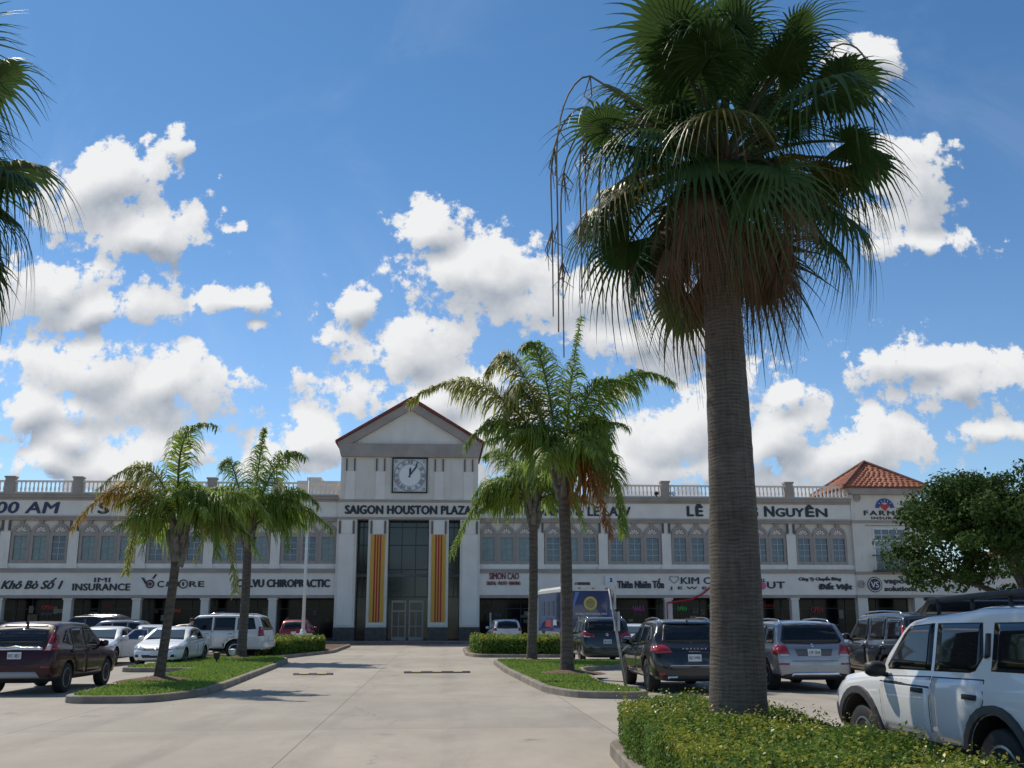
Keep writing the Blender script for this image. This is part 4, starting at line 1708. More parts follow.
# ---- queen palms
QLEAF = leafmat('queen palm leaflet', (.09, .17, .03), (.24, .33, .06), .8, .5, .5, .3)
QLEAFY = leafmat('yellow queen palm leaflet', (.30, .22, .03), (.42, .26, .05), 1., .3, .5, .4)
QLEAFO = leafmat('orange dying leaflet', (.38, .17, .03), (.30, .12, .03), 1., .3, .6, .3)
QLEAFG = leafmat('olive queen palm leaflet', (.19, .22, .045), (.33, .33, .08), 1., .42, .45, .35)
QBOOT = mat('palm boots', (.20, .18, .16), .9, var=.5, scale=6, bump=.6)


def queen_palm(loc, trunk_r, H, fronds, label, seed, extra=8, size=1., leaf_l=.55, lean=(0, 0)):
    """fronds: (ctrl dx,dy,dz, tip dx,dy,dz, kind) measured from the crown base"""
    rs = np.random.RandomState(seed)
    root = empty('queen_palm', loc)
    tag(root, label, 'palm tree')
    q = MB()
    NR, NS = 60, 16
    vs, fs = [], []
    for i in range(NR + 1):
        t = i / NR
        r = trunk_r * (1.0 - .12 * t + .30 * math.exp(-t * H / .3)) * (1 + .02 * math.sin(i * 1.7))
        for k in range(NS):
            a = 2 * math.pi * k / NS
            vs.append((lean[0] * t + .04 * math.sin(3 * t) + r * math.cos(a), lean[1] * t + r * math.sin(a), H * t))
    for i in range(NR):
        for k in range(NS):
            fs.append((i * NS + k, i * NS + (k + 1) % NS, (i + 1) * NS + (k + 1) % NS, (i + 1) * NS + k))
    q.add(vs, fs).build('trunk', QTRUNK, root, smooth=True)
    top = np.array([lean[0], lean[1], H])
    q = MB()
    for i in range(14):                                       # bulky persistent leaf bases
        az = i * 2.39996
        ca, sa = math.cos(az), math.sin(az)
        z = H - .75 + .075 * i
        r = trunk_r * .95
        q.tube([(top[0] + ca * r * .7, top[1] + sa * r * .7, z - .3), (top[0] + ca * (r + .04), top[1] + sa * (r + .04), z), (top[0] + ca * (r + .16), top[1] + sa * (r + .16), z + .38)], [.10, .10, .05], 7)
    q.build('leaf_boots', QBOOT, root)
    allf = [(*f[:6], f[6]) for f in fronds]
    for i in range(extra):
        az = i * 2.39996 + seed
        el = rs.uniform(.15, 1.2)
        Lf = size * rs.uniform(2.2, 3.0)
        ca, sa = math.cos(az), math.sin(az)
        c = (ca * Lf * .45 * math.cos(el), sa * Lf * .45 * math.cos(el), Lf * .62 * math.sin(el) + .3)
        e = (ca * Lf * .9 * math.cos(el * .7), sa * Lf * .9 * math.cos(el * .7), Lf * (.80 * math.sin(el) - .28))
        allf.append((*c, *e, 0))
    V, F, M = [], [], []
    PM = MB()
    for (cx_, cy_, cz_, ex, ey, ez, kind) in allf:
        C = top + np.array([cx_, cy_, cz_]); E = top + np.array([ex, ey, ez])
        S0 = top + np.array([ex, ey, 0]) / max(.5, math.hypot(ex, ey)) * trunk_r * .7
        K = 26
        pts = [S0 * (1 - t) ** 2 + C * 2 * t * (1 - t) + E * t * t for t in np.linspace(0, 1, K)]
        PM.tube(pts, [.035 * (1 - t) + .006 for t in np.linspace(0, 1, K)], 5, False)
        plen = sum(np.linalg.norm(pts[k + 1] - pts[k]) for k in range(K - 1))
        nl = int(plen * 46)
        for j in range(nl):
            t = .13 + .87 * (j + rs.rand()) / nl
            p = S0 * (1 - t) ** 2 + C * 2 * t * (1 - t) + E * t * t
            d = 2 * (1 - t) * (C - S0) + 2 * t * (E - C)
            d = d / np.linalg.norm(d)
            sd = np.cross(d, [0, 0, 1.]); nn_ = np.linalg.norm(sd)
            sd = sd / nn_ if nn_ > .05 else np.array([1., 0, 0])
            upn = np.cross(sd, d)
            for sgn in (-1, 1):
                ll = leaf_l * 1.35 * size * (math.sin(min(1, t * 1.25 + .12) * math.pi) ** .5 * .85 + .25) * rs.uniform(.8, 1.15)
                dv = sd * sgn * rs.uniform(.40, .95) + d * rs.uniform(.25, .85) + upn * rs.uniform(-.55, .85)
                dv /= np.linalg.norm(dv)
                w_ = rs.uniform(.013, .022) * (1.25 if size > 1 else 1)
                wv = np.cross(dv, upn); wv /= max(.2, np.linalg.norm(wv))
                p1_ = p + dv * ll * .45 + np.array([0, 0, -.10]) * ll
                p2_ = p + dv * ll * .72 + np.array([0, 0, -.38]) * ll
                p3_ = p + dv * ll * .85 + np.array([0, 0, -.72]) * ll * rs.uniform(.8, 1.2)
                o = len(V)
                V += [p - wv * w_ * .6, p + wv * w_ * .6, p1_ - wv * w_, p1_ + wv * w_, p2_ - wv * w_ * .8, p2_ + wv * w_ * .8, p3_ - wv * .003, p3_ + wv * .003]
                F += [(o, o + 1, o + 3, o + 2), (o + 2, o + 3, o + 5, o + 4), (o + 4, o + 5, o + 7, o + 6)]
                kk = kind
                if kind == 4:                                 # green at the base, yellow-brown outwards
                    kk = 1 if t > .35 + rs.normal(0, .12) else 3
                if kind == 0 and rs.rand() < .12:
                    kk = 3
                M += [kk] * 3
    PM.build('rachis', PETI, root)
    link('crown', quads_mesh('crown', V, F, [QLEAF, QLEAFY, QLEAFO, QLEAFG], mi=M), root)
    return root


def fr(lst, s, seed):
    """frond list in picture-free crown units -> metres with depth scatter"""
    rs = np.random.RandomState(seed)
    o = []
    for (a, b, c, d, k) in lst:
        dy = rs.uniform(-1.3, 1.3)
        o.append((a * s, dy * .45, b * s, c * s, dy, d * s, k))
    return o


F1 = [(-50, 78, -98, -2, 4), (-42, 62, -54, -42, 3), (-12, 112, 44, 88, 0), (42, 62, 62, -60, 3), (55, 58, 92, 5, 0), (-20, 90, -66, 30, 3), (28, 75, 46, -28, 0), (-14, 62, -28, -26, 0), (10, 80, 20, -10, 0), (35, 50, 78, -30, 0)]
queen_palm((-9.2, 27.4, .14), .125, 3.95, fr(F1, .0285, 1), 'queen palm with yellowing left frond, on the left island nearest the maroon car', 3, 7, .85, .64, (.25, 0))
F2 = [(8, 78, 12, 100, 0), (30, 95, 60, 66, 0), (48, 42, 84, -4, 0), (-35, 55, -62, 0, 0), (-20, 90, -30, 60, 0), (25, 50, 44, -22, 0), (-24, 48, -46, -34, 3), (0, 60, -12, -10, 0), (42, 60, 72, 20, 0)]
queen_palm((-11.05, 42.7, .14), .19, 5.25, fr(F2, .042, 2), 'dark green queen palm on the left island in front of the white SUV', 8, 10, 1.25, .62)
F3 = [(-80, 130, -152, 66, 3), (-50, 165, -75, 95, 3), (4, 75, 20, 148, 0), (55, 128, 112, 84, 0), (35, 95, 48, 20, 0), (52, 50, 62, -62, 0), (24, 22, 42, -68, 2), (-45, 125, -55, 45, 3), (-20, 150, -40, 110, 0), (-60, 80, -95, 20, 0), (20, 110, 70, 70, 0), (-28, 70, -32, -10, 0)]
queen_palm((1.58, 30.5, .14), .185, 6.0, fr(F3, .031, 3), 'largest queen palm with wide arching crown, on the right island in the mulch ring', 5, 11, 1.12, .64, (-.05, 0))
F4 = [(-38, 62, -86, -52, 0), (-45, 40, -62, 4, 0), (-30, 75, -52, 50, 0), (5, 70, 12, 70, 3), (30, 50, 55, -30, 0), (-10, 60, -20, 20, 0), (15, 60, 30, 40, 0)]
queen_palm((.72, 39.7, .14), .18, 6.0, fr(F4, .038, 4), 'shorter queen palm at the far end of the right island behind the largest one', 9, 8, 1.1, .64, (.1, 0))


# ------------------------------------------------------------------ live oak
OLEAF = leafmat('oak leaf', (.028, .058, .014), (.068, .115, .028), .6, .22, .7, .12)
BARK = mat('oak bark', (.085, .07, .058), .95, var=.5, scale=6, bump=.8)


def live_oak(loc, label, seed, Rx=4.2, zc=4.1, Rz=2.5, nleaf=95000):
    rs = np.random.RandomState(seed)
    root = empty('live_oak', loc)
    tag(root, label, 'tree')
    q = MB()
    clumps = []

    def limb(p, d, L, r, depth):
        pts = [p]
        rad = [r]
        n = 6
        for k in range(n):
            d = (d + Vector((rs.normal(0, .16), rs.normal(0, .16), rs.normal(0.02, .10)))).normalized()
            p = p + d * (L / n)
            pts.append(p)
            rad.append(r * (1 - .5 * (k + 1) / n))
            if depth <= 2 and k >= 2:
                clumps.append((p, .50 + .25 * rs.rand()))
        q.tube(pts, rad, 7 if depth > 1 else 5)
        if depth > 0:
            for k in range(3 if depth > 1 else 4):
                b = pts[2 + int(rs.rand() * 4.99)] if k else pts[-1]
                if ((b.x / Rx) ** 2 + (b.y / Rx) ** 2 + ((b.z - zc) / Rz) ** 2) > .62:
                    continue
                dd = (d + Vector((rs.normal(0, .75), rs.normal(0, .75), rs.normal(.05, .4)))).normalized()
                limb(b, dd, L * rs.uniform(.55, .8), r * .55, depth - 1)
        clumps.append((p, .6 + .3 * rs.rand()))

    q.tube([(0, 0, -.1), (.02, 0, .8), (0, 0, 1.6)], [.34, .25, .24], 12)
    for i in range(7):
        a = i * .9 + .3
        limb(Vector((0, 0, 1.5)), Vector((math.cos(a), math.sin(a), rs.uniform(.45, 1.1))).normalized(), 2.5, .14, 3)
    q.build('trunk', BARK, root)
    cl = []
    for p, r in clumps:
        e = (p.x / Rx) ** 2 + (p.y / Rx) ** 2 + ((p.z - zc) / Rz) ** 2
        if e < 1.0 + .25 * rs.rand():
            cl.append((p, r))
    for i in range(150):                                         # fill the shell of the crown
        a, b = rs.uniform(0, 2 * math.pi), rs.uniform(-.75, 1)
        c = math.sqrt(1 - min(1, b * b))
        k = rs.uniform(.72, 1.0)
        cl.append((Vector((Rx * k * c * math.cos(a), Rx * k * c * math.sin(a), zc + Rz * k * b)), rs.uniform(.28, .55)))
    cl = [cl[i] for i in rs.permutation(len(cl))[:520]]
    C = np.array([list(p) for p, r in cl]); RR = np.array([r for p, r in cl])
    idx = rs.randint(0, len(cl), nleaf)
    dirs = rs.normal(0, 1, (nleaf, 3)); dirs /= np.linalg.norm(dirs, axis=1)[:, None]
    rad = rs.uniform(.3, 1, nleaf) ** .5
    P_ = C[idx] + dirs * (RR[idx] * rad)[:, None] * np.array([1.1, 1.1, .7])
    Nn = dirs + rs.normal(0, .6, (nleaf, 3)) + np.array([0, 0, .5]); Nn /= np.linalg.norm(Nn, axis=1)[:, None]
    T1 = np.cross(Nn, rs.normal(0, 1, (nleaf, 3))); T1 /= np.linalg.norm(T1, axis=1)[:, None]
    T2 = np.cross(Nn, T1)
    L = (.075 * rs.uniform(.6, 1.3, nleaf))[:, None]
    V = np.stack([P_ - T1 * L, P_ + T2 * L * .5, P_ + T1 * L, P_ - T2 * L * .5], 1).reshape(-1, 3)
    link('crown', quads_mesh('crown', V, np.arange(nleaf * 4).reshape(-1, 4), [OLEAF]), root)
    return root


live_oak((15.9, 31.0, 0), 'dense dark green live oak with a wide crown at the right edge', 4, 4.3, 4.0, 2.25)

# ------------------------------------------------------------------ vehicles
# local axes: +x is the front of the vehicle, y to its left, z up; origin on the ground under its middle
def interp(pts, x):
    if x <= pts[0][0]:
        return pts[0][1]
    for (a, b), (c, d) in zip(pts, pts[1:]):
        if x <= c:
            return b + (d - b) * (x - a) / (c - a)
    return pts[-1][1]


def clean_sub(poly, step):
    """flat polygon cut into small cells so that it can follow a curved body"""
    bm = bmesh.new()
    vs = [bm.verts.new((p[0], p[1], 0)) for p in poly]
    bm.faces.new(vs)
    xs = [p[0] for p in poly]; ys = [p[1] for p in poly]
    for ax, lo, hi in ((0, min(xs), max(xs)), (1, min(ys), max(ys))):
        n = int((hi - lo) / step)
        for k in range(1, n + 1):
            t = lo + (hi - lo) * k / (n + 1)
            co = (t, 0, 0) if ax == 0 else (0, t, 0)
            no = (1, 0, 0) if ax == 0 else (0, 1, 0)
            bmesh.ops.bisect_plane(bm, geom=bm.verts[:] + bm.edges[:] + bm.faces[:], plane_co=co, plane_no=no)
    return bm


def patch(bvh, poly, side, off=.006, step=.09, depth=.03, far=.45, mb=None):
    """panel that follows the body. side: 'L','R' (poly in x,z), 'B','F' (poly in y,z), 'T' (poly in x,y)"""
    bm = clean_sub(poly, step)
    hit = {}
    ref = []
    for v in bm.verts:
        a, b = v.co.x, v.co.y
        if side == 'L':
            o, d = Vector((a, 3, b)), Vector((0, -1, 0))
        elif side == 'R':
            o, d = Vector((a, -3, b)), Vector((0, 1, 0))
        elif side == 'B':
            o, d = Vector((-6, a, b)), Vector((1, 0, 0))
        elif side == 'F':
            o, d = Vector((6, a, b)), Vector((-1, 0, 0))
        else:
            o, d = Vector((a, b, 4)), Vector((0, 0, -1))
        h = bvh.ray_cast(o, d)
        if h[0] is not None:
            hit[v] = (h[0], -d)
            ref.append((h[0] - o).length)
    if not ref:
        bm.free()
        return mb or MB()
    med = sorted(ref)[len(ref) // 2]
    for v in list(hit):
        o_ = {'L': 3 - hit[v][0].y, 'R': 3 + hit[v][0].y, 'B': hit[v][0].x + 6, 'F': 6 - hit[v][0].x, 'T': 4 - hit[v][0].z}[side]
        if o_ > med + .16 and side in 'LR':
            del hit[v]
    mb = mb or MB()
    idx = {}
    vs, fs = [], []
    for v in bm.verts:
        if v in hit:
            p, n = hit[v]
            idx[v] = len(vs)
            vs.append(p + n * off)
    for f in bm.faces:
        if all(v in hit for v in f.verts):
            fs.append(tuple(idx[v] for v in f.verts))
    nb = len(vs)
    for e in bm.edges:                                        # give the rim some thickness
        lf = [f for f in e.link_faces if all(v in hit for v in f.verts)]
        if len(lf) == 1:
            a, b = e.verts
            pa, pb = vs[idx[a]], vs[idx[b]]
            n = hit[a][1]
            o = len(vs)
            vs += [pa - n * depth, pb - n * depth]
            fs.append((idx[a], idx[b], o + 1, o))
    mb.add(vs, fs)
    bm.free()
    return mb


def wheel_parts(R0_, width, rim_r, spokes, style=0):
    w2 = width / 2
    t = MB().lathe([(rim_r, -w2 * .9), (R0_ * .93, -w2), (R0_ * .985, -w2 * .82), (R0_, -w2 * .5), (R0_, w2 * .5), (R0_ * .985, w2 * .82), (R0_ * .93, w2), (rim_r, w2 * .9)], 30, 'y')
    hub = MB().lathe([(rim_r * .99, -w2 * .6), (rim_r * .99, w2 * .45), (rim_r * .5, w2 * .45), (.06, w2 * .5)], 24, 'y')
    r = MB()
    n = 24
    vs, fs = [], []
    for rr, y in ((rim_r * 1.02, w2 * .93), (rim_r * .93, w2 * .96), (rim_r * .88, w2 * .6)):
        for k in range(n):
            a = 2 * math.pi * k / n
            vs.append((rr * math.cos(a), y, rr * math.sin(a)))
    for l in range(2):
        for k in range(n):
            fs.append((l * n + k, l * n + (k + 1) % n, (l + 1) * n + (k + 1) % n, (l + 1) * n + k))
    r.add(vs, fs)
    for k in range(spokes):
        a = 2 * math.pi * (k + .5) / spokes
        ca, sa = math.cos(a), math.sin(a)
        h0, h1 = rim_r * .12, rim_r * (.13 if spokes > 6 else .20)
        P_ = [(.05, -h0), (rim_r * .92, -h1), (rim_r * .92, h1), (.05, h0)]
        r.prism([(x * ca - z * sa, x * sa + z * ca) for x, z in P_], w2 * .62, w2 * .84)
    r.prism(disc(0, 0, rim_r * .22, 12), w2 * .6, w2 * .9)
    return t, hub, r


def build_car(spec, loc, heading, label, group=None, name='parked_car', cat='car'):
    """heading: angle of the vehicle's front measured from +x, radians"""
    S = spec
    L, Wd, H = S['L'], S['W'] / 2, S['H']
    root = empty(name, loc, heading)
    tag(root, label, cat, group)
    body_m = S['paint']
    # --- body loft
    top = [(x * L - L / 2, z) for x, z in S['top']]
    zb = S.get('zb', .30)
    belt = S['belt']
    xs = set()
    N = 34
    for i in range(N + 1):
        xs.add(round(-L / 2 + L * i / N, 4))
    for x, z in top:
        xs.add(round(x, 4))
    xs = sorted(xs)
    keep = [xs[0]]
    for x in xs[1:]:
        if x - keep[-1] > .035 or x == xs[-1]:
            keep.append(x)
    xs = keep
    tr0, tr1 = S.get('taper', (.10, .16))
    th = S.get('tumble', .22)
    verts, faces = [], []
    ring = None
    for i, x in enumerate(xs):
        u = (x + L / 2)
        v = (L / 2 - x)
        w_ = Wd
        rb_ = S.get('corner', .28)
        if u < rb_:
            w_ *= 1 - tr0 * (1 - u / rb_) ** 2
        if v < rb_ * 1.6:
            w_ *= 1 - tr1 * (1 - v / (rb_ * 1.6)) ** 2
        zt = interp(top, x)
        bl = interp(belt, (x + L / 2) / L)
        bl = min(bl, zt - .05)
        zbo = zb + (.10 if (u < .06 or v < .06) else 0)
        hg = zt - bl
        wr = w_ * .93 - hg * th
        if hg < .3:
            wr = w_ * (.93 - .10 * (1 - hg / .3))
        half = [(0, zbo), (w_ * .78, zbo), (w_ * .955, zbo + .07), (w_ * .985, zbo + .20), (w_, zbo + (bl - zbo) * .55), (w_ * .992, bl - .14 * (bl - zbo)), (w_ * .968, bl - min(.03, hg * .3)), (w_ * .938, bl + min(.005, hg * .1)),
                (w_ * .93 - (w_ * .93 - wr) * .45 - .0, bl + hg * .45), (w_ * .93 - (w_ * .93 - wr) * .84, bl + hg * .84), (wr - .005, zt - min(.06, hg * .10)), (wr - .06, zt - min(.022, hg * .05)), (wr * .5, zt - .006), (0, zt)]
        ring_pts = half + [(-a, b) for a, b in half[1:-1]][::-1]
        n = len(ring_pts)
        for a, b in ring_pts:
            verts.append((x, a, b))
    n = len(ring_pts)
    for i in range(len(xs) - 1):
        for k in range(n):
            faces.append((i * n + k, i * n + (k + 1) % n, (i + 1) * n + (k + 1) % n, (i + 1) * n + k))
    # end caps as quads strips
    for base in (0, (len(xs) - 1) * n):
        h = len(half)
        for k in range(h - 1):
            a, b = base + k, base + k + 1
            c = base + (n - k - 1) % n if k + 1 < h - 1 else None
            l0 = base + ((n - k) % n)
            l1 = base + ((n - k - 1) % n)
            if k == 0:
                f = (a, b, l1)
            elif k == h - 2:
                f = (a, b, l0)
            else:
                f = (a, b, l1, l0)
            faces.append(f if base else f[::-1])
    bm = bmesh.new()
    bv = [bm.verts.new(v) for v in verts]
    for f in faces:
        try:
            bm.faces.new([bv[i] for i in f])
        except ValueError:
            pass
    bmesh.ops.recalc_face_normals(bm, faces=bm.faces)
    if bm.calc_volume(signed=True) < 0:
        bmesh.ops.reverse_faces(bm, faces=bm.faces)
    nm_ = [e for e in bm.edges if len(e.link_faces) != 2]
    if nm_:
        print('NONMANIFOLD', label, len(nm_))
    me = bpy.data.meshes.new('body')
    bm.to_mesh(me)
    bm.free()
    tmp = bpy.data.objects.new('body', me)
    COL.objects.link(tmp)
    ss = tmp.modifiers.new('s', 'SUBSURF')
    ss.levels = 1
    ss.render_levels = 1
    wx = [w_ * L - L / 2 for w_ in S['wheels']]
    wr_ = S['wr']
    cut_r = wr_ + S.get('gap', .06)
    cutters = []
    for x in wx:
        for sd in (-1, 1):
            q = MB().lathe([(cut_r, Wd - .32), (cut_r, Wd + .3)] if sd > 0 else [(cut_r, -Wd - .3), (cut_r, -Wd + .32)], 36, 'y', (x, 0, wr_ + .01))
            cm = q.mesh('c')
            b2 = bmesh.new(); b2.from_mesh(cm); bmesh.ops.recalc_face_normals(b2, faces=b2.faces)
            if b2.calc_volume(signed=True) < 0:
                bmesh.ops.reverse_faces(b2, faces=b2.faces)
            b2.to_mesh(cm); b2.free()
            co = bpy.data.objects.new('c', cm)
            COL.objects.link(co)
            cutters.append(co)
            md = tmp.modifiers.new('b', 'BOOLEAN')
            md.operation = 'DIFFERENCE'
            md.solver = 'MANIFOLD'
            md.object = co
    dg = bpy.context.evaluated_depsgraph_get()
    dg.update()
    final = bpy.data.meshes.new_from_object(tmp.evaluated_get(dg), depsgraph=dg)
    bm = bmesh.new()
    bm.from_mesh(final)
    bvh = BVHTree.FromBMesh(bm)
    clad = S.get('clad', zb + .12)
    final.materials.clear()
    final.materials.append(body_m)
    final.materials.append(BLKP)
    for p in final.polygons:
        c = p.center
        inw = False
        for x in wx:
            r = math.hypot(c.x - x, c.z - wr_ - .01)
            if r < cut_r + .004 and abs(c.y) < Wd * 1.0:
                inw = True
            fl = S.get('flare', 0)
            if fl and r < cut_r + fl and abs(c.y) > Wd * .6:
                inw = True
        p.material_index = 1 if (inw or c.z < clad) else 0
        p.use_smooth = True
    bm.free()
    bpy.data.objects.remove(tmp)
    for c in cutters:
        bpy.data.objects.remove(c)
    body = link('body', final, root)
    # sharp edges by angle so the arches stay crisp
    b3 = bmesh.new(); b3.from_mesh(final)
    for e in b3.edges:
        if len(e.link_faces) == 2 and e.calc_face_angle(0) > R(38):
            e.smooth = False
    b3.to_mesh(final); b3.free()
    final.name = 'body'
    X = lambda f: f * L - L / 2
    P2 = lambda poly: [(X(a), b) for a, b in poly]
    # --- glass
    for gi_, wpoly in enumerate(S['side_windows']):
        for sd in ('L', 'R'):
            gm = S.get('side_glass', CARGL)
            base = patch(bvh, grow(P2(wpoly), .014), sd, .002, .10, .01)
            fo = base.build('window_trim', BLKP, root, smooth=True)
            patch(bvh, P2(wpoly), sd, .004, .10, .004).build('side_window', gm, fo, smooth=True)
    if 'rear_window' in S:
        fo = patch(bvh, grow(sym(S['rear_window']), .02), 'B', .004, .09, .02).build('rear_window_seal', BLKP, root, smooth=True)
        patch(bvh, sym(S['rear_window']), 'B', .006, .09, .006).build('rear_window', S.get('rear_glass', CARGL), fo, smooth=True)
    if 'windscreen' in S:
        patch(bvh, sym(S['windscreen']), 'F', .006, .09, .02).build('windscreen', S.get('front_glass', CARGLC), root, smooth=True)
    # --- doors: panels set a hair proud with open seams between, each with its handle
    for dpoly in S.get('doors', []):
        for sd in ('L', 'R'):
            d = patch(bvh, P2(dpoly), sd, .003, .12, .002)
            vs = []
            # seam: dark strip just outside the panel
            sm = patch(bvh, grow(P2(dpoly), .012), sd, .0012, .12, .001)
            so = sm.build('door_seam', BLKP, root, smooth=True)
            do_ = d.build('door', body_m, root, smooth=True)
            so.parent = do_
            hx = X(dpoly[0][0] + .012 + 0 * L)
            hz = S.get('handle_z', belt[0][1] - .12)
            x_mid = min(X(p[0]) for p in dpoly) + .10
            hp = [(x_mid, hz - .022), (x_mid + .20, hz - .022), (x_mid + .20, hz + .022), (x_mid, hz + .022)]
            patch(bvh, hp, sd, .03, .1, .03).build('handle', S.get('handle', body_m), do_, smooth=True)
    # --- lamps and the like
    for nm, side, poly, mtl, off in S.get('patches', []):
        if side in ('B', 'F', 'T'):
            pl = poly
            q = patch(bvh, pl, side, off, .07, .03)
            q.build(nm, mtl, root, smooth=True)
        elif side == 'LR':
            for sd in ('L', 'R'):
                patch(bvh, P2(poly), sd, off, .07, .03).build(nm, mtl, root, smooth=True)
        elif side in ('BB', 'FF'):
            for sg in (-1, 1):
                pl = [(sg * a, b) for a, b in poly]
                if sg < 0:
                    pl = pl[::-1]
                patch(bvh, pl, side[0], off, .07, .03).build(nm, mtl, root, smooth=True)
        elif side == 'WRAPB' or side == 'WRAPF':           # lamp going round the corner: (rear poly y,z , side poly x,z)
            for sg, sd in ((1, 'L'), (-1, 'R')):
                pl = [(sg * a, b) for a, b in poly[0]]
                mbx = patch(bvh, pl if sg > 0 else pl[::-1], side[-1], off, .06, .03)
                patch(bvh, P2(poly[1]), sd, off, .06, .03, mb=mbx)
                mbx.build(nm, mtl, root, smooth=True)
    # licence plate
    if 'plate' in S:
        sd_, zc_, txt = S['plate']
        h = bvh.ray_cast(Vector((-6 if sd_ == 'B' else 6, 0, zc_)), Vector((1 if sd_ == 'B' else -1, 0, 0)))
        if h[0]:
            sg = -1 if sd_ == 'B' else 1
            px_ = h[0].x + sg * .03
            po = MB().box(min(px_, px_ - sg * .02), max(px_, px_ - sg * .02), -.155, .155, zc_ - .078, zc_ + .078).build('licence_plate', REFL, root)
            if txt:
                q = MB()
                text_into(q, txt, -.13, .13, zc_ - .045, zc_ + .035, 0, depth=.004, bold=.01,
                          xform=lambda p: (px_ + sg * (.0005 - p[1] * .5), p[0] * sg, p[2]))
                q.build('plate_number', SIGNK, po)
    # wheels
    wi = S.get('ww', .22)
    t, hub, rim = wheel_parts(wr_, wi, wr_ * S.get('rimf', .64), S.get('spokes', 5))
    tm, hm_, rm = t.mesh('tyre', [RUBBER], True), hub.mesh('wheel', [BLKP]), rim.mesh('rim', [S.get('rim', ALLOY)])
    for me_ in (tm, hm_, rm):
        bm = bmesh.new(); bm.from_mesh(me_); bmesh.ops.recalc_face_normals(bm, faces=bm.faces); bm.to_mesh(me_); bm.free()
    for x in wx:
        for sd in (-1, 1):
            wo_ = link('wheel', hm_, root, (x, sd * (Wd - wi / 2 - .025), wr_))
            if sd < 0:
                wo_.rotation_euler = (0, 0, math.pi)
            link('tyre', tm, wo_)
            link('rim', rm, wo_)
    # mirrors
    if S.get('mirror'):
        mx, mz = S['mirror']
        ms_ = S.get('mirror_s', 1.0)
        for sd, sg in (('L', 1), ('R', -1)):
            h = bvh.ray_cast(Vector((X(mx), 3 * sg, mz)), Vector((0, -sg, 0)))
            yy = h[0].y if h[0] else sg * Wd
            q = MB()
            prof = [(.00, .55), (.03, .85), (.08, 1.0), (.14, .92), (.19, .6), (.21, .2)]
            vs, fs = [], []
            nn = 12
            for dx_, k in prof:
                for j in range(nn):
                    a = 2 * math.pi * j / nn
                    vs.append((X(mx) - .08 + dx_, yy + sg * (.14 + .115 * ms_ * k * math.copysign(abs(math.cos(a)) ** .7, math.cos(a))), mz + .04 + .085 * ms_ * k * math.copysign(abs(math.sin(a)) ** .7, math.sin(a))))
            for i in range(len(prof) - 1):
                for j in range(nn):
                    fs.append((i * nn + j, i * nn + (j + 1) % nn, (i + 1) * nn + (j + 1) % nn, (i + 1) * nn + j))
            fs.append(tuple(range(nn))); fs.append(tuple((len(prof) - 1) * nn + j for j in range(nn)))
            q.add(vs, fs)
            q.tube([(X(mx) + .02, yy - sg * .03, mz - .03), (X(mx) + .02, yy + sg * .12, mz - .0)], .03, 6)
            q.build('wing_mirror', S.get('mirror_mat', body_m), root, smooth=True)
    # roof rails
    if S.get('rails'):
        x0, x1, yy, mtl = S['rails']
        for sg in (-1, 1):
            p = []
            for k in range(9):
                t_ = k / 8
                x = X(x0 + (x1 - x0) * t_)
                h = bvh.ray_cast(Vector((x, sg * yy, 4)), Vector((0, 0, -1)))
                z = (h[0].z if h[0] else H) + (.055 if 0 < k < 8 else .0)
                p.append((x, sg * yy, z))
            MB().tube(p, .018, 6).build('roof_rail', mtl, root, smooth=True)
    if S.get('antenna'):
        ax, = S['antenna']
        h = bvh.ray_cast(Vector((X(ax), 0, 4)), Vector((0, 0, -1)))
        z = h[0].z
        MB().prism([(X(ax) - .12, z - .02), (X(ax) + .06, z - .02), (X(ax) - .10, z + .06)], -.02, .02).build('antenna_fin', body_m, root)
    return root, bvh


def grow(poly, d):
    """push a polygon outwards"""
    A = sum(poly[i - 1][0] * poly[i][1] - poly[i][0] * poly[i - 1][1] for i in range(len(poly)))
    return offset_poly(poly, -d if A > 0 else d)


def sym(half):
    """right half outline (y>=0, bottom centre to top centre) mirrored to a full one"""
    return half + [(-a, b) for a, b in half[::-1]]


def suv_top(hood=.98, roof=1.65, tail=.95, ws0=.70, ws1=.56, rr=.10, r0=.035):
    return [(0, .62), (.006, tail - .1), (.012, tail), (r0 * .8, tail + .18), (rr * .62, roof - .22), (rr, roof - .06), (.2, roof - .01), (.36, roof), (ws1, roof - .03), (ws1 + .03, roof - .08),
            (ws0, hood + .10), (ws0 + .02, hood + .04), (.9, hood - .07), (.965, hood - .17), (.99, hood - .32), (1, .55)]


def box_rear(y, z0, z1, cut=.08):
    return [(y, z0), (y - cut * .3, z1)]


M_MAROON = mat('maroon paint', (.035, .004, .009), .25, 0., coat=.25, spec=.3, var=.05, scale=2)
M_BLACK = paint('black paint', (.009, .009, .012))
M_SILVER = paint('silver paint', (.30, .315, .34), .6)
M_NAVY = paint('dark blue grey paint', (.018, .024, .036))
M_WHITEP = paint('white car paint', (.72, .73, .74), .0)
M_GREYG = paint('dark green grey paint', (.028, .036, .038))
M_RED = paint('red paint', (.30, .012, .018))
M_TAN = paint('tan paint', (.40, .34, .24))
M_BLUEC = paint('blue paint', (.05, .09, .20))
GREYP = mat('grey skid plate', (.30, .30, .31), .45, .3)
LAMPW = mat('white lamp', (.55, .55, .56), .2, coat=1.)

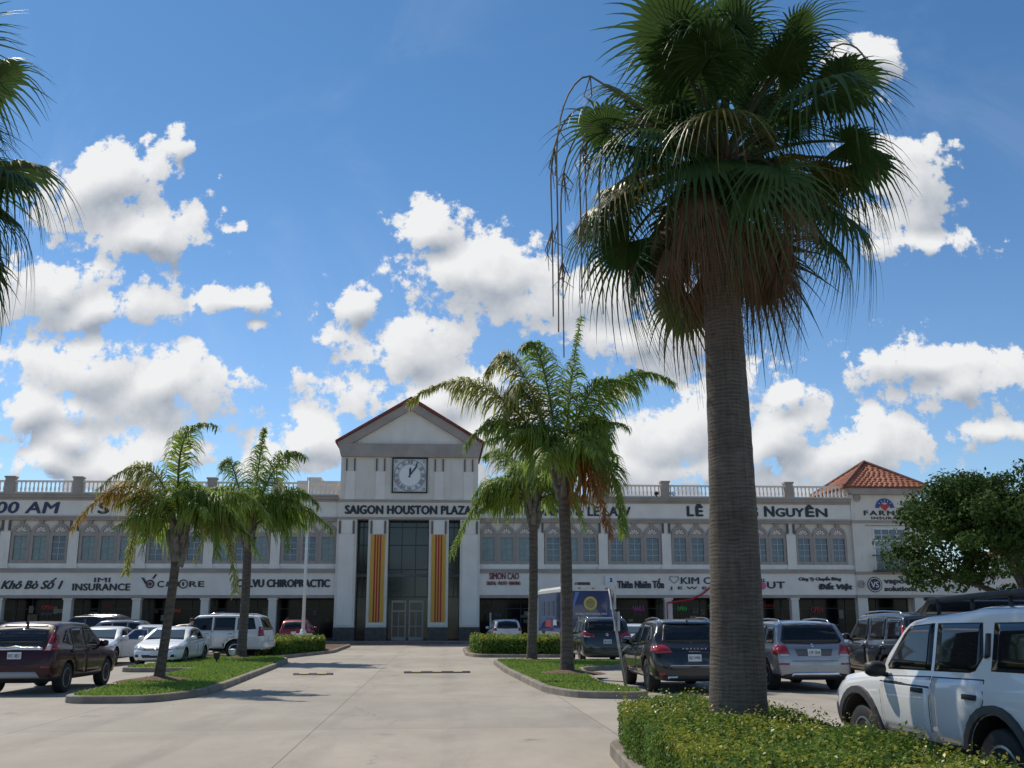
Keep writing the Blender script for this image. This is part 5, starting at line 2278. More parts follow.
CRV = dict(L=4.53, W=1.82, H=1.65, paint=M_MAROON, top=suv_top(1.0, 1.65, .98, .73, .56, .13), belt=[(0, 1.08), (.3, 1.03), (.7, .97), (.9, .88), (1, .70)], zb=.26, clad=.42, tumble=.27,
           wheels=(.21, .80), wr=.345, ww=.23, spokes=10, mirror=(.665, 1.05),
           side_windows=[[(.145, 1.18), (.255, 1.10), (.255, 1.44), (.22, 1.43)], [(.275, 1.10), (.44, 1.07), (.44, 1.52), (.275, 1.46)], [(.46, 1.07), (.645, 1.04), (.655, 1.08), (.575, 1.46), (.46, 1.52)]],
           rear_window=[(0, 1.10), (.60, 1.10), (.64, 1.16), (.57, 1.46), (0, 1.50)], windscreen=[(0, 1.08), (.66, 1.06), (.56, 1.50), (0, 1.54)],
           doors=[[(.255, .50), (.445, .42), (.445, 1.03), (.275, 1.06), (.21, .86)], [(.455, .42), (.66, .45), (.685, .98), (.455, 1.03)]],
           patches=[('tail_lamp', 'WRAPB', ([(.62, .98), (.80, .98), (.84, 1.10), (.80, 1.46), (.70, 1.48), (.69, 1.14)], [(.012, 1.0), (.09, 1.0), (.06, 1.18), (.085, 1.40), (.045, 1.40)]), TAILR, .014),
                    ('reverse_lamp', 'BB', [(.68, 1.0), (.78, 1.0), (.79, 1.12), (.70, 1.14)], LAMPW, .02),
                    ('chrome_strip', 'B', [(-.60, 1.0), (.60, 1.0), (.60, 1.07), (-.60, 1.07)], CHROME, .02),
                    ('emblem', 'B', [(-.06, 1.01), (.06, 1.01), (.07, 1.10), (-.07, 1.10)], CHROME, .03),
                    ('bumper_skid', 'B', [(-.62, .38), (.62, .38), (.52, .52), (-.52, .52)], GREYP, .025),
                    ('bumper_lower', 'B', [(-.84, .28), (.84, .28), (.80, .40), (-.80, .40)], BLKP, .012),
                    ('reflector', 'BB', [(.62, .60), (.80, .60), (.80, .65), (.62, .65)], TAILR, .015),
                    ('brake_lamp', 'B', [(-.5, 1.535), (.5, 1.535), (.5, 1.555), (-.5, 1.555)], TAILR, .012),
                    ('tailgate_seam', 'B', [(-.66, .70), (.66, .70), (.66, .712), (-.66, .712)], BLKP, .004)],
           plate=('B', .88, 'BYC 4857'), antenna=(.14,))
CAY = dict(L=4.85, W=1.94, H=1.70, paint=M_BLACK, top=[(0, .60), (.006, .85), (.02, 1.0), (.06, 1.12), (.10, 1.38), (.135, 1.55), (.19, 1.63), (.3, 1.67), (.42, 1.67), (.54, 1.62), (.69, 1.12), (.72, 1.05), (.9, .96), (.965, .84), (.99, .66), (1, .5)],
           belt=[(0, 1.06), (.3, 1.02), (.7, .98), (.9, .86), (1, .66)], zb=.27, clad=.36, tumble=.33, wheels=(.205, .80), wr=.385, ww=.27, spokes=10, gap=.05, mirror=(.655, 1.07), mirror_mat=M_BLACK,
           side_windows=[[(.165, 1.18), (.265, 1.10), (.265, 1.47), (.235, 1.47)], [(.285, 1.09), (.44, 1.07), (.44, 1.54), (.285, 1.50)], [(.455, 1.07), (.64, 1.05), (.645, 1.09), (.56, 1.48), (.455, 1.54)]],
           rear_window=[(0, 1.15), (.56, 1.15), (.66, 1.20), (.56, 1.52), (0, 1.56)], windscreen=[(0, 1.12), (.68, 1.10), (.56, 1.52), (0, 1.56)],
           doors=[[(.26, .50), (.447, .40), (.447, 1.02), (.29, 1.05), (.225, .90)], [(.457, .40), (.655, .43), (.68, .97), (.457, 1.02)]],
           patches=[('tail_lamp', 'WRAPB', ([(.50, .92), (.92, .90), (.94, 1.06), (.72, 1.10), (.62, 1.08)], [(.015, .92), (.10, .96), (.115, 1.06), (.02, 1.08)]), TAILR, .014),
                    ('lower_chrome', 'B', [(-.58, .62), (.58, .62), (.55, .645), (-.55, .645)], CHROME, .02),
                    ('reflector', 'BB', [(.70, .42), (.84, .42), (.82, .48), (.72, .48)], TAILR, .016),
                    ('exhaust', 'BB', [(.42, .34), (.64, .34), (.64, .40), (.42, .40)], CHROME, .03),
                    ('diffuser', 'B', [(-.8, .29), (.8, .29), (.74, .40), (-.74, .40)], BLKP, .012),
                    ('spoiler_lip', 'B', [(-.6, 1.565), (.6, 1.565), (.58, 1.60), (-.58, 1.60)], M_BLACK, .07)],
           plate=('B', .80, 'BJZ 0986'), rails=(.17, .58, .60, CHROME), rim=mat('dark alloy', (.05, .05, .055), .3, .8), antenna=(.16,))
GLK = dict(L=4.53, W=1.84, H=1.69, paint=M_SILVER, top=[(0, .62), (.006, .84), (.015, .98), (.04, 1.10), (.075, 1.42), (.10, 1.58), (.17, 1.62), (.35, 1.64), (.56, 1.60), (.585, 1.55), (.69, 1.12), (.71, 1.06), (.9, 1.0), (.965, .88), (.99, .66), (1, .5)],
           belt=[(0, 1.02), (.3, 1.02), (.7, .98), (.9, .90), (1, .7)], zb=.27, clad=.40, tumble=.23, wheels=(.20, .81), wr=.36, ww=.24, spokes=5, mirror=(.655, 1.08),
           side_windows=[[(.10, 1.12), (.235, 1.12), (.235, 1.48), (.135, 1.46)], [(.255, 1.10), (.43, 1.08), (.43, 1.51), (.255, 1.50)], [(.45, 1.08), (.645, 1.06), (.65, 1.09), (.59, 1.47), (.45, 1.51)]],
           rear_window=[(0, 1.12), (.66, 1.12), (.72, 1.17), (.60, 1.50), (0, 1.54)], windscreen=[(0, 1.12), (.68, 1.10), (.6, 1.50), (0, 1.54)],
           doors=[[(.25, .50), (.44, .42), (.44, 1.04), (.26, 1.06), (.215, .90)], [(.45, .42), (.66, .45), (.67, 1.0), (.45, 1.04)]],
           patches=[('tail_lamp', 'WRAPB', ([(.58, .84), (.88, .84), (.90, 1.06), (.66, 1.08)], [(.012, .86), (.085, .88), (.08, 1.07), (.015, 1.07)]), TAILR, .014),
                    ('reverse_lamp', 'BB', [(.62, .82), (.86, .82), (.86, .86), (.60, .86)], LAMPW, .018),
                    ('bumper_chrome', 'B', [(-.60, .36), (.60, .36), (.54, .46), (-.54, .46)], CHROME, .028),
                    ('bumper_lower', 'B', [(-.84, .28), (.84, .28), (.78, .37), (-.78, .37)], BLKP, .012),
                    ('reflector', 'BB', [(.62, .62), (.86, .62), (.86, .66), (.62, .66)], TAILR, .014),
                    ('plate_recess', 'B', [(-.40, .82), (.40, .82), (.46, .98), (-.46, .98)], mat('recess grey', (.10, .10, .11), .5), .004),
                    ('star_emblem', 'B', disc(0, 1.065, .045, 12), CHROME, .02),
                    ('tailgate_seam', 'B', [(-.56, .70), (.56, .70), (.56, .712), (-.56, .712)], BLKP, .004)],
           plate=('B', .90, 'CPF 1R44'), rails=(.10, .58, .60, CHROME))
GX = dict(L=4.78, W=1.88, H=1.86, paint=M_NAVY, top=[(0, .66), (.006, .9), (.012, 1.10), (.03, 1.2), (.055, 1.55), (.08, 1.74), (.14, 1.80), (.35, 1.83), (.57, 1.79), (.59, 1.74), (.68, 1.24), (.70, 1.16), (.9, 1.08), (.965, .98), (.99, .76), (1, .6)],
          belt=[(0, 1.14), (.3, 1.12), (.7, 1.08), (.9, 1.0), (1, .8)], zb=.34, clad=.44, tumble=.20, wheels=(.22, .80), wr=.385, ww=.25, spokes=6, mirror=(.65, 1.18), mirror_mat=M_NAVY,
          side_windows=[[(.075, 1.22), (.235, 1.20), (.235, 1.66), (.10, 1.64)], [(.255, 1.19), (.43, 1.17), (.43, 1.69), (.255, 1.68)], [(.45, 1.17), (.64, 1.15), (.65, 1.18), (.585, 1.64), (.45, 1.69)]],
          rear_window=[(0, 1.2), (.66, 1.2), (.70, 1.25), (.62, 1.66), (0, 1.70)], windscreen=[(0, 1.2), (.7, 1.2), (.62, 1.66), (0, 1.7)],
          doors=[[(.245, .55), (.44, .47), (.44, 1.13), (.255, 1.15), (.22, .95)], [(.45, .47), (.655, .50), (.665, 1.08), (.45, 1.13)]],
          patches=[('tail_lamp', 'WRAPB', ([(.74, 1.06), (.92, 1.06), (.92, 1.50), (.78, 1.48)], [(.012, 1.06), (.065, 1.06), (.06, 1.30), (.085, 1.50), (.05, 1.52)]), mat('bright tail lamp', (.55, .02, .01), .15, coat=1.), .016),
                   ('bumper', 'B', [(-.90, .46), (.90, .46), (.88, .72), (-.88, .72)], M_NAVY, .06)],
          plate=('B', .92, 'FKT 8021'), rails=(.10, .56, .64, CHROME))
XT = dict(L=4.53, W=1.85, H=1.78, paint=M_WHITEP, top=[(0, .62), (.004, .9), (.012, 1.10), (.02, 1.2), (.05, 1.62), (.07, 1.78), (.10, 1.82), (.30, 1.82), (.36, 1.78), (.50, 1.75), (.575, 1.70), (.60, 1.64), (.70, 1.20), (.725, 1.13), (.85, 1.10), (.93, 1.05), (.965, .97), (.985, .80), (1, .6)],
          belt=[(0, 1.16), (.3, 1.14), (.7, 1.10), (.9, 1.0), (1, .8)], zb=.40, clad=.52, tumble=.17, wheels=(.205, .80), wr=.385, ww=.26, spokes=6, gap=.10, flare=.0, mirror=(.655, 1.13), mirror_s=.98, mirror_mat=BLKP, handle=BLKP, handle_z=1.0, taper=(.06, .20),
          side_windows=[[(.065, 1.26), (.225, 1.25), (.225, 1.64), (.085, 1.65)], [(.262, 1.36), (.285, 1.24), (.305, 1.22), (.443, 1.205), (.443, 1.63), (.272, 1.64)], [(.462, 1.205), (.655, 1.185), (.66, 1.21), (.595, 1.52), (.57, 1.60), (.462, 1.63)]],
          rear_window=[(0, 1.2), (.6, 1.2), (.65, 1.25), (.58, 1.62), (0, 1.66)], windscreen=[(0, 1.2), (.72, 1.18), (.62, 1.58), (0, 1.62)],
          doors=[[(.30, .56), (.447, .54), (.447, 1.13), (.25, 1.15), (.245, .98)], [(.457, .54), (.675, .56), (.685, 1.09), (.457, 1.13)]],
          patches=[('rear_quarter_trim', 'LR', [(.235, 1.36), (.25, 1.34), (.25, 1.56), (.238, 1.56)], BLKP, .02),
                   ('tail_lamp', 'WRAPB', ([(.70, .95), (.88, .95), (.86, 1.5), (.76, 1.5)], [(.012, 1.0), (.045, 1.0), (.055, 1.45), (.04, 1.5)]), TAILR, .014),
                   ('head_lamp', 'WRAPF', ([(.50, .80), (.84, .80), (.80, .98), (.50, .98)], [(.93, .82), (.985, .82), (.975, .96), (.94, .98)]), LAMPC, .014),
                   ('grille', 'F', [(-.45, .78), (.45, .78), (.45, .98), (-.45, .98)], BLKP, .014),
                   ('front_bumper', 'F', [(-.86, .45), (.86, .45), (.84, .72), (-.84, .72)], mat('dark grey plastic', (.05, .05, .055), .6), .05),
                   ('bumper_corner', 'LR', [(.935, .45), (.995, .45), (.99, .74), (.94, .74), (.925, .62)], mat('dark grey plastic', (.05, .05, .055), .6), .02),
                   ('sill_step', 'LR', [(.30, .42), (.69, .42), (.69, .47), (.30, .47)], BLKP, .05),
                   ('rear_bumper', 'LR', [(.0, .48), (.11, .48), (.085, .74), (.0, .74)], mat('dark grey plastic', (.05, .05, .055), .6), .02)])
SIE = dict(L=5.08, W=1.98, H=1.76, paint=M_GREYG, top=[(0, .58), (.006, .85), (.012, 1.0), (.03, 1.12), (.06, 1.45), (.085, 1.66), (.14, 1.72), (.35, 1.75), (.52, 1.70), (.56, 1.62), (.76, 1.08), (.79, 1.0), (.9, .92), (.965, .80), (.99, .62), (1, .48)],
           belt=[(0, 1.08), (.3, 1.04), (.7, .98), (.9, .82), (1, .62)], zb=.22, clad=.28, tumble=.22, wheels=(.20, .80), wr=.34, spokes=7, mirror=(.69, 1.08),
           side_windows=[[(.07, 1.2), (.27, 1.12), (.27, 1.54), (.09, 1.52)], [(.29, 1.10), (.48, 1.07), (.48, 1.56), (.29, 1.56)], [(.50, 1.07), (.70, 1.05), (.60, 1.44), (.50, 1.54)]],
           rear_window=[(0, 1.16), (.64, 1.16), (.72, 1.20), (.64, 1.58), (0, 1.62)], windscreen=[(0, 1.1), (.7, 1.08), (.6, 1.58), (0, 1.64)],
           doors=[[(.27, .36), (.487, .34), (.487, 1.04), (.28, 1.08)], [(.497, .34), (.69, .38), (.72, 1.0), (.497, 1.04)]],
           patches=[('tail_lamp', 'WRAPB', ([(.50, .96), (.92, 1.0), (.90, 1.22), (.78, 1.20), (.62, 1.10), (.50, 1.08)], [(.012, .98), (.08, 1.08), (.07, 1.22), (.02, 1.2)]), TAILR, .014),
                    ('reverse_lamp', 'BB', [(.66, .98), (.90, .99), (.90, 1.02), (.66, 1.02)], LAMPW, .02),
                    ('emblem', 'B', disc(0, 1.08, .06, 10), CHROME, .02), ('bumper_line', 'B', [(-.85, .56), (.85, .56), (.85, .575), (-.85, .575)], BLKP, .006)],
           plate=('B', .82, 'HKR 3370'), rails=(.10, .52, .68, CHROME))
YUK = dict(L=5.18, W=2.0, H=1.92, paint=M_WHITEP, top=[(0, .66), (.005, .9), (.01, 1.15), (.02, 1.3), (.05, 1.70), (.07, 1.83), (.12, 1.87), (.35, 1.89), (.56, 1.86), (.58, 1.80), (.67, 1.30), (.69, 1.22), (.9, 1.14), (.97, 1.05), (.99, .8), (1, .6)],
           belt=[(0, 1.18), (.3, 1.18), (.7, 1.15), (.9, 1.08), (1, .85)], zb=.36, clad=.42, tumble=.16, wheels=(.235, .80), wr=.40, ww=.27, spokes=6, mirror=(.645, 1.25), handle=CHROME, handle_z=1.08,
           side_windows=[[(.075, 1.28), (.225, 1.25), (.225, 1.72), (.10, 1.72)], [(.25, 1.24), (.42, 1.24), (.42, 1.74), (.25, 1.74)], [(.44, 1.24), (.635, 1.22), (.58, 1.70), (.44, 1.74)]],
           rear_window=[(0, 1.25), (.74, 1.25), (.66, 1.72), (0, 1.74)], windscreen=[(0, 1.28), (.76, 1.26), (.66, 1.72), (0, 1.78)],
           doors=[[(.27, .55), (.427, .48), (.427, 1.2), (.25, 1.2), (.245, .95)], [(.437, .48), (.645, .50), (.655, 1.18), (.437, 1.2)]],
           patches=[('tail_lamp', 'WRAPB', ([(.84, .98), (.97, .98), (.96, 1.36), (.84, 1.36)], [(.01, .98), (.05, .98), (.05, 1.36), (.02, 1.36)]), TAILR, .016),
                    ('sill', 'LR', [(.27, .42), (.70, .42), (.70, .48), (.27, .48)], BLKP, .03), ('rear_bumper', 'B', [(-.96, .50), (.96, .50), (.94, .74), (-.94, .74)], M_WHITEP, .08)],
           plate=('B', .85, ''), rails=(.10, .50, .70, CHROME), rim=CHROME)
SED = dict(L=4.55, W=1.78, H=1.43, paint=M_WHITEP, top=[(0, .55), (.008, .80), (.02, .95), (.10, 1.02), (.16, 1.05), (.27, 1.33), (.33, 1.40), (.45, 1.43), (.53, 1.40), (.58, 1.34), (.74, .98), (.77, .93), (.88, .84), (.95, .72), (.985, .58), (1, .46)],
           belt=[(0, .92), (.3, .92), (.7, .88), (.88, .78), (1, .55)], zb=.20, clad=.26, tumble=.30, wheels=(.20, .80), wr=.32, ww=.21, spokes=5, mirror=(.665, .96), taper=(.12, .24), corner=.4,
           side_windows=[[(.245, .98), (.42, .96), (.42, 1.32), (.31, 1.28)], [(.435, .96), (.66, .93), (.57, 1.24), (.50, 1.32), (.435, 1.33)]],
           rear_window=[(0, 1.06), (.6, 1.06), (.52, 1.28), (0, 1.34)], windscreen=[(0, .98), (.70, .95), (.62, 1.12), (.52, 1.33), (0, 1.38)],
           doors=[[(.27, .34), (.427, .30), (.427, .92), (.25, .94), (.24, .75)], [(.437, .30), (.66, .33), (.685, .88), (.437, .92)]],
           patches=[('head_lamp', 'WRAPF', ([(.40, .60), (.78, .66), (.80, .76), (.60, .74), (.42, .68)], [(.88, .66), (.965, .62), (.955, .72), (.90, .76)]), LAMPC, .012),
                    ('grille', 'F', [(-.40, .60), (.40, .60), (.42, .67), (-.42, .67)], BLKP, .010), ('badge', 'F', disc(0, .655, .05, 10), CHROME, .02),
                    ('lower_intake', 'F', [(-.42, .34), (.42, .34), (.46, .44), (-.46, .44)], BLKP, .008), ('fog_lamp', 'FF', [(.56, .36), (.74, .36), (.74, .46), (.58, .45)], BLKP, .008),
                    ('tail_lamp', 'WRAPB', ([(.50, .78), (.82, .78), (.82, .92), (.50, .92)], [(.01, .78), (.07, .80), (.08, .92), (.01, .92)]), TAILR, .014)],
           plate=('F', .50, ''))
SML = dict(L=4.4, W=1.80, H=1.66, paint=M_RED, top=suv_top(1.0, 1.64, .96, .72, .56, .11), belt=[(0, 1.05), (.3, 1.03), (.7, .97), (.9, .88), (1, .70)], zb=.26, clad=.40, tumble=.25,
           wheels=(.20, .80), wr=.345, spokes=5, mirror=(.665, 1.07),
           side_windows=[[(.10, 1.12), (.25, 1.10), (.25, 1.46), (.14, 1.44)], [(.27, 1.10), (.43, 1.07), (.43, 1.50), (.27, 1.48)], [(.45, 1.07), (.65, 1.04), (.57, 1.44), (.45, 1.50)]],
           rear_window=[(0, 1.10), (.60, 1.10), (.64, 1.16), (.57, 1.46), (0, 1.50)], windscreen=[(0, 1.10), (.66, 1.08), (.56, 1.48), (0, 1.52)],
           doors=[[(.26, .50), (.435, .44), (.435, 1.02), (.25, 1.05)], [(.445, .44), (.66, .46), (.67, .98), (.445, 1.02)]],
           patches=[('tail_lamp', 'WRAPB', ([(.66, .94), (.86, .94), (.86, 1.14), (.68, 1.12)], [(.012, .94), (.06, .94), (.06, 1.12), (.02, 1.12)]), TAILR, .014),
                    ('head_lamp', 'WRAPF', ([(.46, .74), (.80, .76), (.80, .86), (.46, .84)], [(.92, .76), (.985, .74), (.975, .84), (.93, .86)]), LAMPC, .012),
                    ('grille', 'F', [(-.4, .66), (.4, .66), (.42, .82), (-.42, .82)], BLKP, .01)],
           plate=('B', .84, ''), rails=(.12, .54, .60, BLKP))

AWAY = math.pi / 2 + PSI            # nose towards the building
FACE = -math.pi / 2 + PSI           # nose towards the camera


def lettering_on(root, bvh, txt, y0, y1, z0, z1, mtl, name='lettering', spacing=1.0, bold=0.):
    co, faces = glyphs(txt, bold, 0, spacing)
    mn, mx = co.min(0), co.max(0)
    vs = []
    hz = bvh.ray_cast(Vector((-6, 0, (z0 + z1) / 2)), Vector((1, 0, 0)))[0].x
    for c in co:
        t = (c[0] - mn[0]) / (mx[0] - mn[0])
        u = (c[1] - mn[1]) / (mx[1] - mn[1])
        d = (c[2] - mn[2]) / max(1e-6, mx[2] - mn[2])
        vs.append((hz - .012 - .006 * d + .0, -(y0 + (y1 - y0) * t), z0 + (z1 - z0) * u))
    MB().add(vs, faces).build(name, mtl, root)


CG = 'vehicles parked in the lot'
crv, _b = build_car(CRV, (-11.5, 26.25, 0), AWAY - .03, 'dark maroon compact SUV with lit red tail lamps at the left edge', CG)
cay, _b = build_car(CAY, (4.02, 26.5, 0), AWAY, 'black SUV with full-width rear glass and chrome roof rails beside the big palm trunk', CG)
lettering_on(cay, _b, 'PORSCHE', -.26, .30, .985, 1.02, CHROME, 'badge_lettering', 1.8)
lettering_on(cay, _b, 'Cayenne S', -.12, .14, .925, .955, CHROME, 'model_lettering')
glk, _b = build_car(GLK, (6.95, 26.9, 0), AWAY, 'silver SUV with square red tail lamps right of the big palm trunk', CG)
gx, _b = build_car(GX, (9.75, 26.6, 0), AWAY + .03, 'tall dark navy SUV with orange red tail lamps beside the silver SUV', CG)
xt, xb = build_car(XT, (4.92, 10.55, 0), AWAY + .033, 'white off-road SUV with black roof rack in the right foreground behind the hedge', CG)
# roof rack of the white off-roader
q = MB()
L_ = 4.53
X_ = lambda f: f * L_ - L_ / 2
for sg in (-1, 1):
    q.tube([(X_(.59), sg * .58, 1.74), (X_(.545), sg * .60, 1.86), (X_(.3), sg * .62, 1.90), (X_(.10), sg * .62, 1.92), (X_(.06), sg * .60, 1.84)], .032, 8)
for f in (.56, .44, .32, .20, .09):
    q.tube([(X_(f), -.62, 1.885), (X_(f), .62, 1.885)], .02, 6)
for f in (.5, .36, .22):
    for sg in (-1, 1):
        q.tube([(X_(f), sg * .62, 1.72), (X_(f), sg * .62, 1.88)], .022, 6)
q.build('roof_rack', BLKP, xt, smooth=True)
q = MB()
q.prism([(X_(.635), 1.735), (X_(.56), 1.755), (X_(.53), 1.86), (X_(.55), 1.88)], -.58, .58)
q.build('rack_fairing', BLKP, xt)
# black wheel-arch flares
for f in XT['wheels']:
    for sg, sd in ((1, 'L'), (-1, 'R')):
        q = MB()
        cx_ = X_(f)
        a0, a1 = (R(-8), R(188))
        r0_, r1_ = .492, .565
        n = 16
        for k in range(n):
            t0 = a0 + (a1 - a0) * k / n; t1 = a0 + (a1 - a0) * (k + 1) / n
            pl = [(cx_ + r1_ * math.cos(t0), .395 + r1_ * math.sin(t0)), (cx_ + r1_ * math.cos(t1), .395 + r1_ * math.sin(t1)), (cx_ + r0_ * math.cos(t1), .395 + r0_ * math.sin(t1)), (cx_ + r0_ * math.cos(t0), .395 + r0_ * math.sin(t0))]
            patch(xb, pl, sd, .035, .2, .05, mb=q)
        q.build('wheel_arch_flare', mat('dark grey plastic', (.05, .05, .055), .6), xt, smooth=False)

sie, _b = build_car(SIE, (3.45, 42.4, 0), AWAY, 'dark grey green minivan seen from behind beyond the right island', CG)
yuk, _b = build_car(YUK, (-13.05, 45.1, 0), math.pi - .02, 'large white SUV standing sideways behind the left island', CG)
sed, _b = build_car(SED, (-12.85, 39.6, 0), FACE - .03, 'white sedan facing the camera behind the left island', CG)
hat, hb = build_car(dict(SED, H=1.5), (-15.75, 40.4, 0), FACE, 'white sedan with an open front door half hidden behind the maroon SUV', CG)
# open door of that car
dd = empty('open_door', (.70, .86, 0), -.95, hat)
q = MB()
q.prism([(-1.02, .30), (0, .30), (.02, .90), (-1.0, .92)], -.03, .03)
d1 = q.build('door_panel', M_WHITEP, dd)
q = MB()
for a, b in (((-1.0, .92), (-.92, 1.30)), ((-.92, 1.30), (-.45, 1.30)), ((-.45, 1.30), (.02, .92))):
    q.tube([(a[0], 0, a[1]), (b[0], 0, b[1])], .025, 6)
q.build('door_frame', M_WHITEP, dd)
MB().prism([(-.97, .93), (-.02, .93), (-.46, 1.28), (-.90, 1.28)], -.006, .006).build('door_window', mat('blue reflection door glass', (.05, .09, .18), .06, spec=.8), dd)  # blue in the base colour stands for the window's reflection
q = MB()
q.lathe([(.03, -.02), (.085, .0), (.10, .07), (.06, .14)], 10, 'y', (-.10, .08, .98))
q.build('wing_mirror', M_WHITEP, dd, smooth=True)

red, _b = build_car(SML, (-13.55, 66.0, 0), AWAY, 'small red SUV seen from behind near the arcade behind the flagpole', CG)
wsm, _b = build_car(dict(SML, paint=M_WHITEP), (-.55, 66.0, 0), AWAY + .05, 'small white SUV seen from behind right of the clock tower entrance', CG)
f1, _b = build_car(dict(SED, paint=M_WHITEP), (5.9, 50.5, 0), FACE, 'white-roofed sedan partly visible between the minivan and the black SUV', CG)
f2, _b = build_car(dict(YUK, paint=M_BLACK), (-24.6, 60.0, 0), math.pi - .1, 'long black SUV far behind the maroon SUV by the shop fronts', CG)
f3, _b = build_car(dict(SML, paint=M_SILVER), (-20.0, 55.5, 0), 0.05, 'silver grey SUV in the far left row behind the left palm', CG)
f4, _b = build_car(dict(SED, paint=M_WHITEP), (-17.4, 50.5, 0), FACE + .35, 'white sedan in the far row between the left palm and the white sedan', CG)
f5, _b = build_car(dict(SED, paint=M_TAN), (-18.2, 60.0, 0), .1, 'tan sedan in the far row left of the white SUV', CG)
f6, _b = build_car(dict(SML, paint=M_BLACK), (9.2, 52.0, 0), AWAY, 'black SUV in the far row behind the silver SUV', CG)
f7, _b = build_car(dict(SML, paint=M_NAVY), (-28.5, 57.0, 0), AWAY, 'dark blue SUV at the far left edge behind the maroon SUV', CG)
f8, _b = build_car(dict(SED, paint=M_SILVER), (12.5, 58.0, 0), AWAY, 'silver sedan in the far row behind the dark navy SUV', CG)

# ---- blue bus (motor coach) parked beyond the minivan
BUSB = mat('bus blue', (.022, .04, .15), .3, coat=1., var=.15, scale=1.)
BUSW = mat('bus roof white', (.62, .62, .60), .4, var=.1)
BUSG = mat('bus skirt grey', (.26, .27, .27), .45, var=.15)
BUSD = mat('bus window', (.03, .04, .06), .08, spec=.8)
bus = empty('bus', (3.55, 59.2, 0), math.pi / 2 + .165)
tag(bus, 'blue motor coach with white roof and round yellow emblem parked beyond the minivan', 'bus')
q = MB()
BL, BW = 8.8, 1.25
prof = [(-BW, .95), (BW, .95), (BW, 3.05), (BW - .02, 3.12), (-BW + .02, 3.12), (-BW, 3.05)]
q.prism(prof, -BL / 2, BL / 2, 'x')
q.build('body', BUSB, bus)
q = MB()
q.prism([(-BW - .02, 3.10), (BW + .02, 3.10), (BW + .02, 3.26), (BW - .12, 3.40), (-BW + .12, 3.40), (-BW - .02, 3.26)], -BL / 2 - .03, BL / 2 + .03, 'x')
q.build('roof', BUSW, bus)
q = MB()
for x0, x1 in ((-BL / 2 - .02, -2.75), (-1.75, 2.3), (3.3, BL / 2)):
    q.prism([(-BW - .02, .40), (BW + .02, .40), (BW + .02, .947), (-BW - .02, .947)], x0, x1, 'x')
q.prism([(-BW + .3, .45), (BW - .3, .45), (BW - .3, .94), (-BW + .3, .94)], -BL / 2 + .2, BL / 2 - .2, 'x')
q.build('skirt', BUSG, bus)
for x in (-3.2, -1.4, .2, 1.6, 3.0):
    for sg in (-1, 1):
        q = MB()
        y0, y1 = sorted((sg * BW, sg * (BW + .02)))
        if x == -1.4:
            q.box(x - .15, x + .45, y0, y1, 1.35, 2.85)
        else:
            q.box(x - .45, x + .5, y0, y1, 1.85, 2.65)
        q.build('side_window', BUSD, bus)
# graphics on the side
for x0, x1, z0, z1, col, nm in ((-2.5, -2.2, 1.2, 2.5, (.45, .10, .03), 'orange_graphic'), (-4.0, -3.3, 1.1, 1.5, (.50, .50, .52), 'white_lettering'), (.6, 2.2, 1.2, 1.55, (.35, .05, .06), 'red_graphic'), (-1.0, .0, 1.3, 1.6, (.45, .46, .5), 'grey_graphic')):
    q = MB()
    q.prism([(x0, z0), (x1, z0), (x1 - .06, z1), (x0 + .1, z1)], BW + .001, BW + .012)
    q.build(nm, mat(nm, col, .4), bus)
# end towards the camera (x = -BL/2): emblem, lettering, light stripe, marker lamps
ex = -BL / 2
q = MB(); q.prism([(y, z) for y, z in disc(.15, 2.45, .36, 24)], ex - .015, ex - .001, 'x'); q.build('round_emblem', mat('emblem yellow', (.55, .45, .10), .4), bus)
q = MB(); q.prism([(y, z) for y, z in disc(.15, 2.45, .24, 20)], ex - .025, ex - .0155, 'x'); q.build('emblem_centre', mat('emblem centre', (.30, .26, .10), .4, var=.5, scale=9), bus)
q = MB(); q.prism([(.75, 3.05), (.95, 3.05), (1.2, 2.1), (1.2, 1.85)], ex - .012, ex - .001, 'x'); q.build('light_stripe', mat('stripe blue', (.12, .20, .50), .4), bus)
for txt, y0, y1, z0, z1 in (('MOBILE OUTREACH UNIT', .95, -.75, 1.86, 1.96), ('281 741 7447', .85, -.60, 1.62, 1.76)):
    co, fs_ = glyphs(txt, .01, 0, 1.1)
    mn, mx = co.min(0), co.max(0)
    vs = [(ex - .001 - .01 * ((c[2] - mn[2]) / (mx[2] - mn[2])), y0 + (y1 - y0) * (c[0] - mn[0]) / (mx[0] - mn[0]), z0 + (z1 - z0) * (c[1] - mn[1]) / (mx[1] - mn[1])) for c in co]
    MB().add(vs, fs_).build('lettering', WPAINT, bus)
for y in (-.75, 0, .75):
    q = MB(); q.box(ex - .06, ex - .031, y - .07, y + .07, 3.20, 3.25); q.build('marker_lamp', mat('amber lamp', (.25, .09, .03), .3), bus)
MB().box(-2.4, -1.6, -.35, .35, 3.40, 3.62).build('roof_vent', BLKP, bus)
MB().box(.8, 1.7, -.3, .3, 3.40, 3.58).build('roof_vent', BLKP, bus)
q = MB(); q.tube([(ex + .3, BW, 2.0), (ex + .2, BW + .32, 2.0), (ex + .2, BW + .34, 1.55)], .03, 6); q.box(ex + .14, ex + .26, BW + .22, BW + .44, 1.15, 1.6); q.build('wing_mirror', BLKP, bus)
t, hub, rim = wheel_parts(.44, .28, .25, 8)
tm, hm_, rm = t.mesh('tyre', [RUBBER], True), hub.mesh('wheel', [BLKP]), rim.mesh('rim', [ALLOY])
for x in (-2.25, 2.8):
    for sg in (-1, 1):
        wo_ = link('wheel', hm_, bus, (x, sg * 1.08, .44))
        if sg < 0:
            wo_.rotation_euler = (0, 0, math.pi)
        link('tyre', tm, wo_); link('rim', rm, wo_)

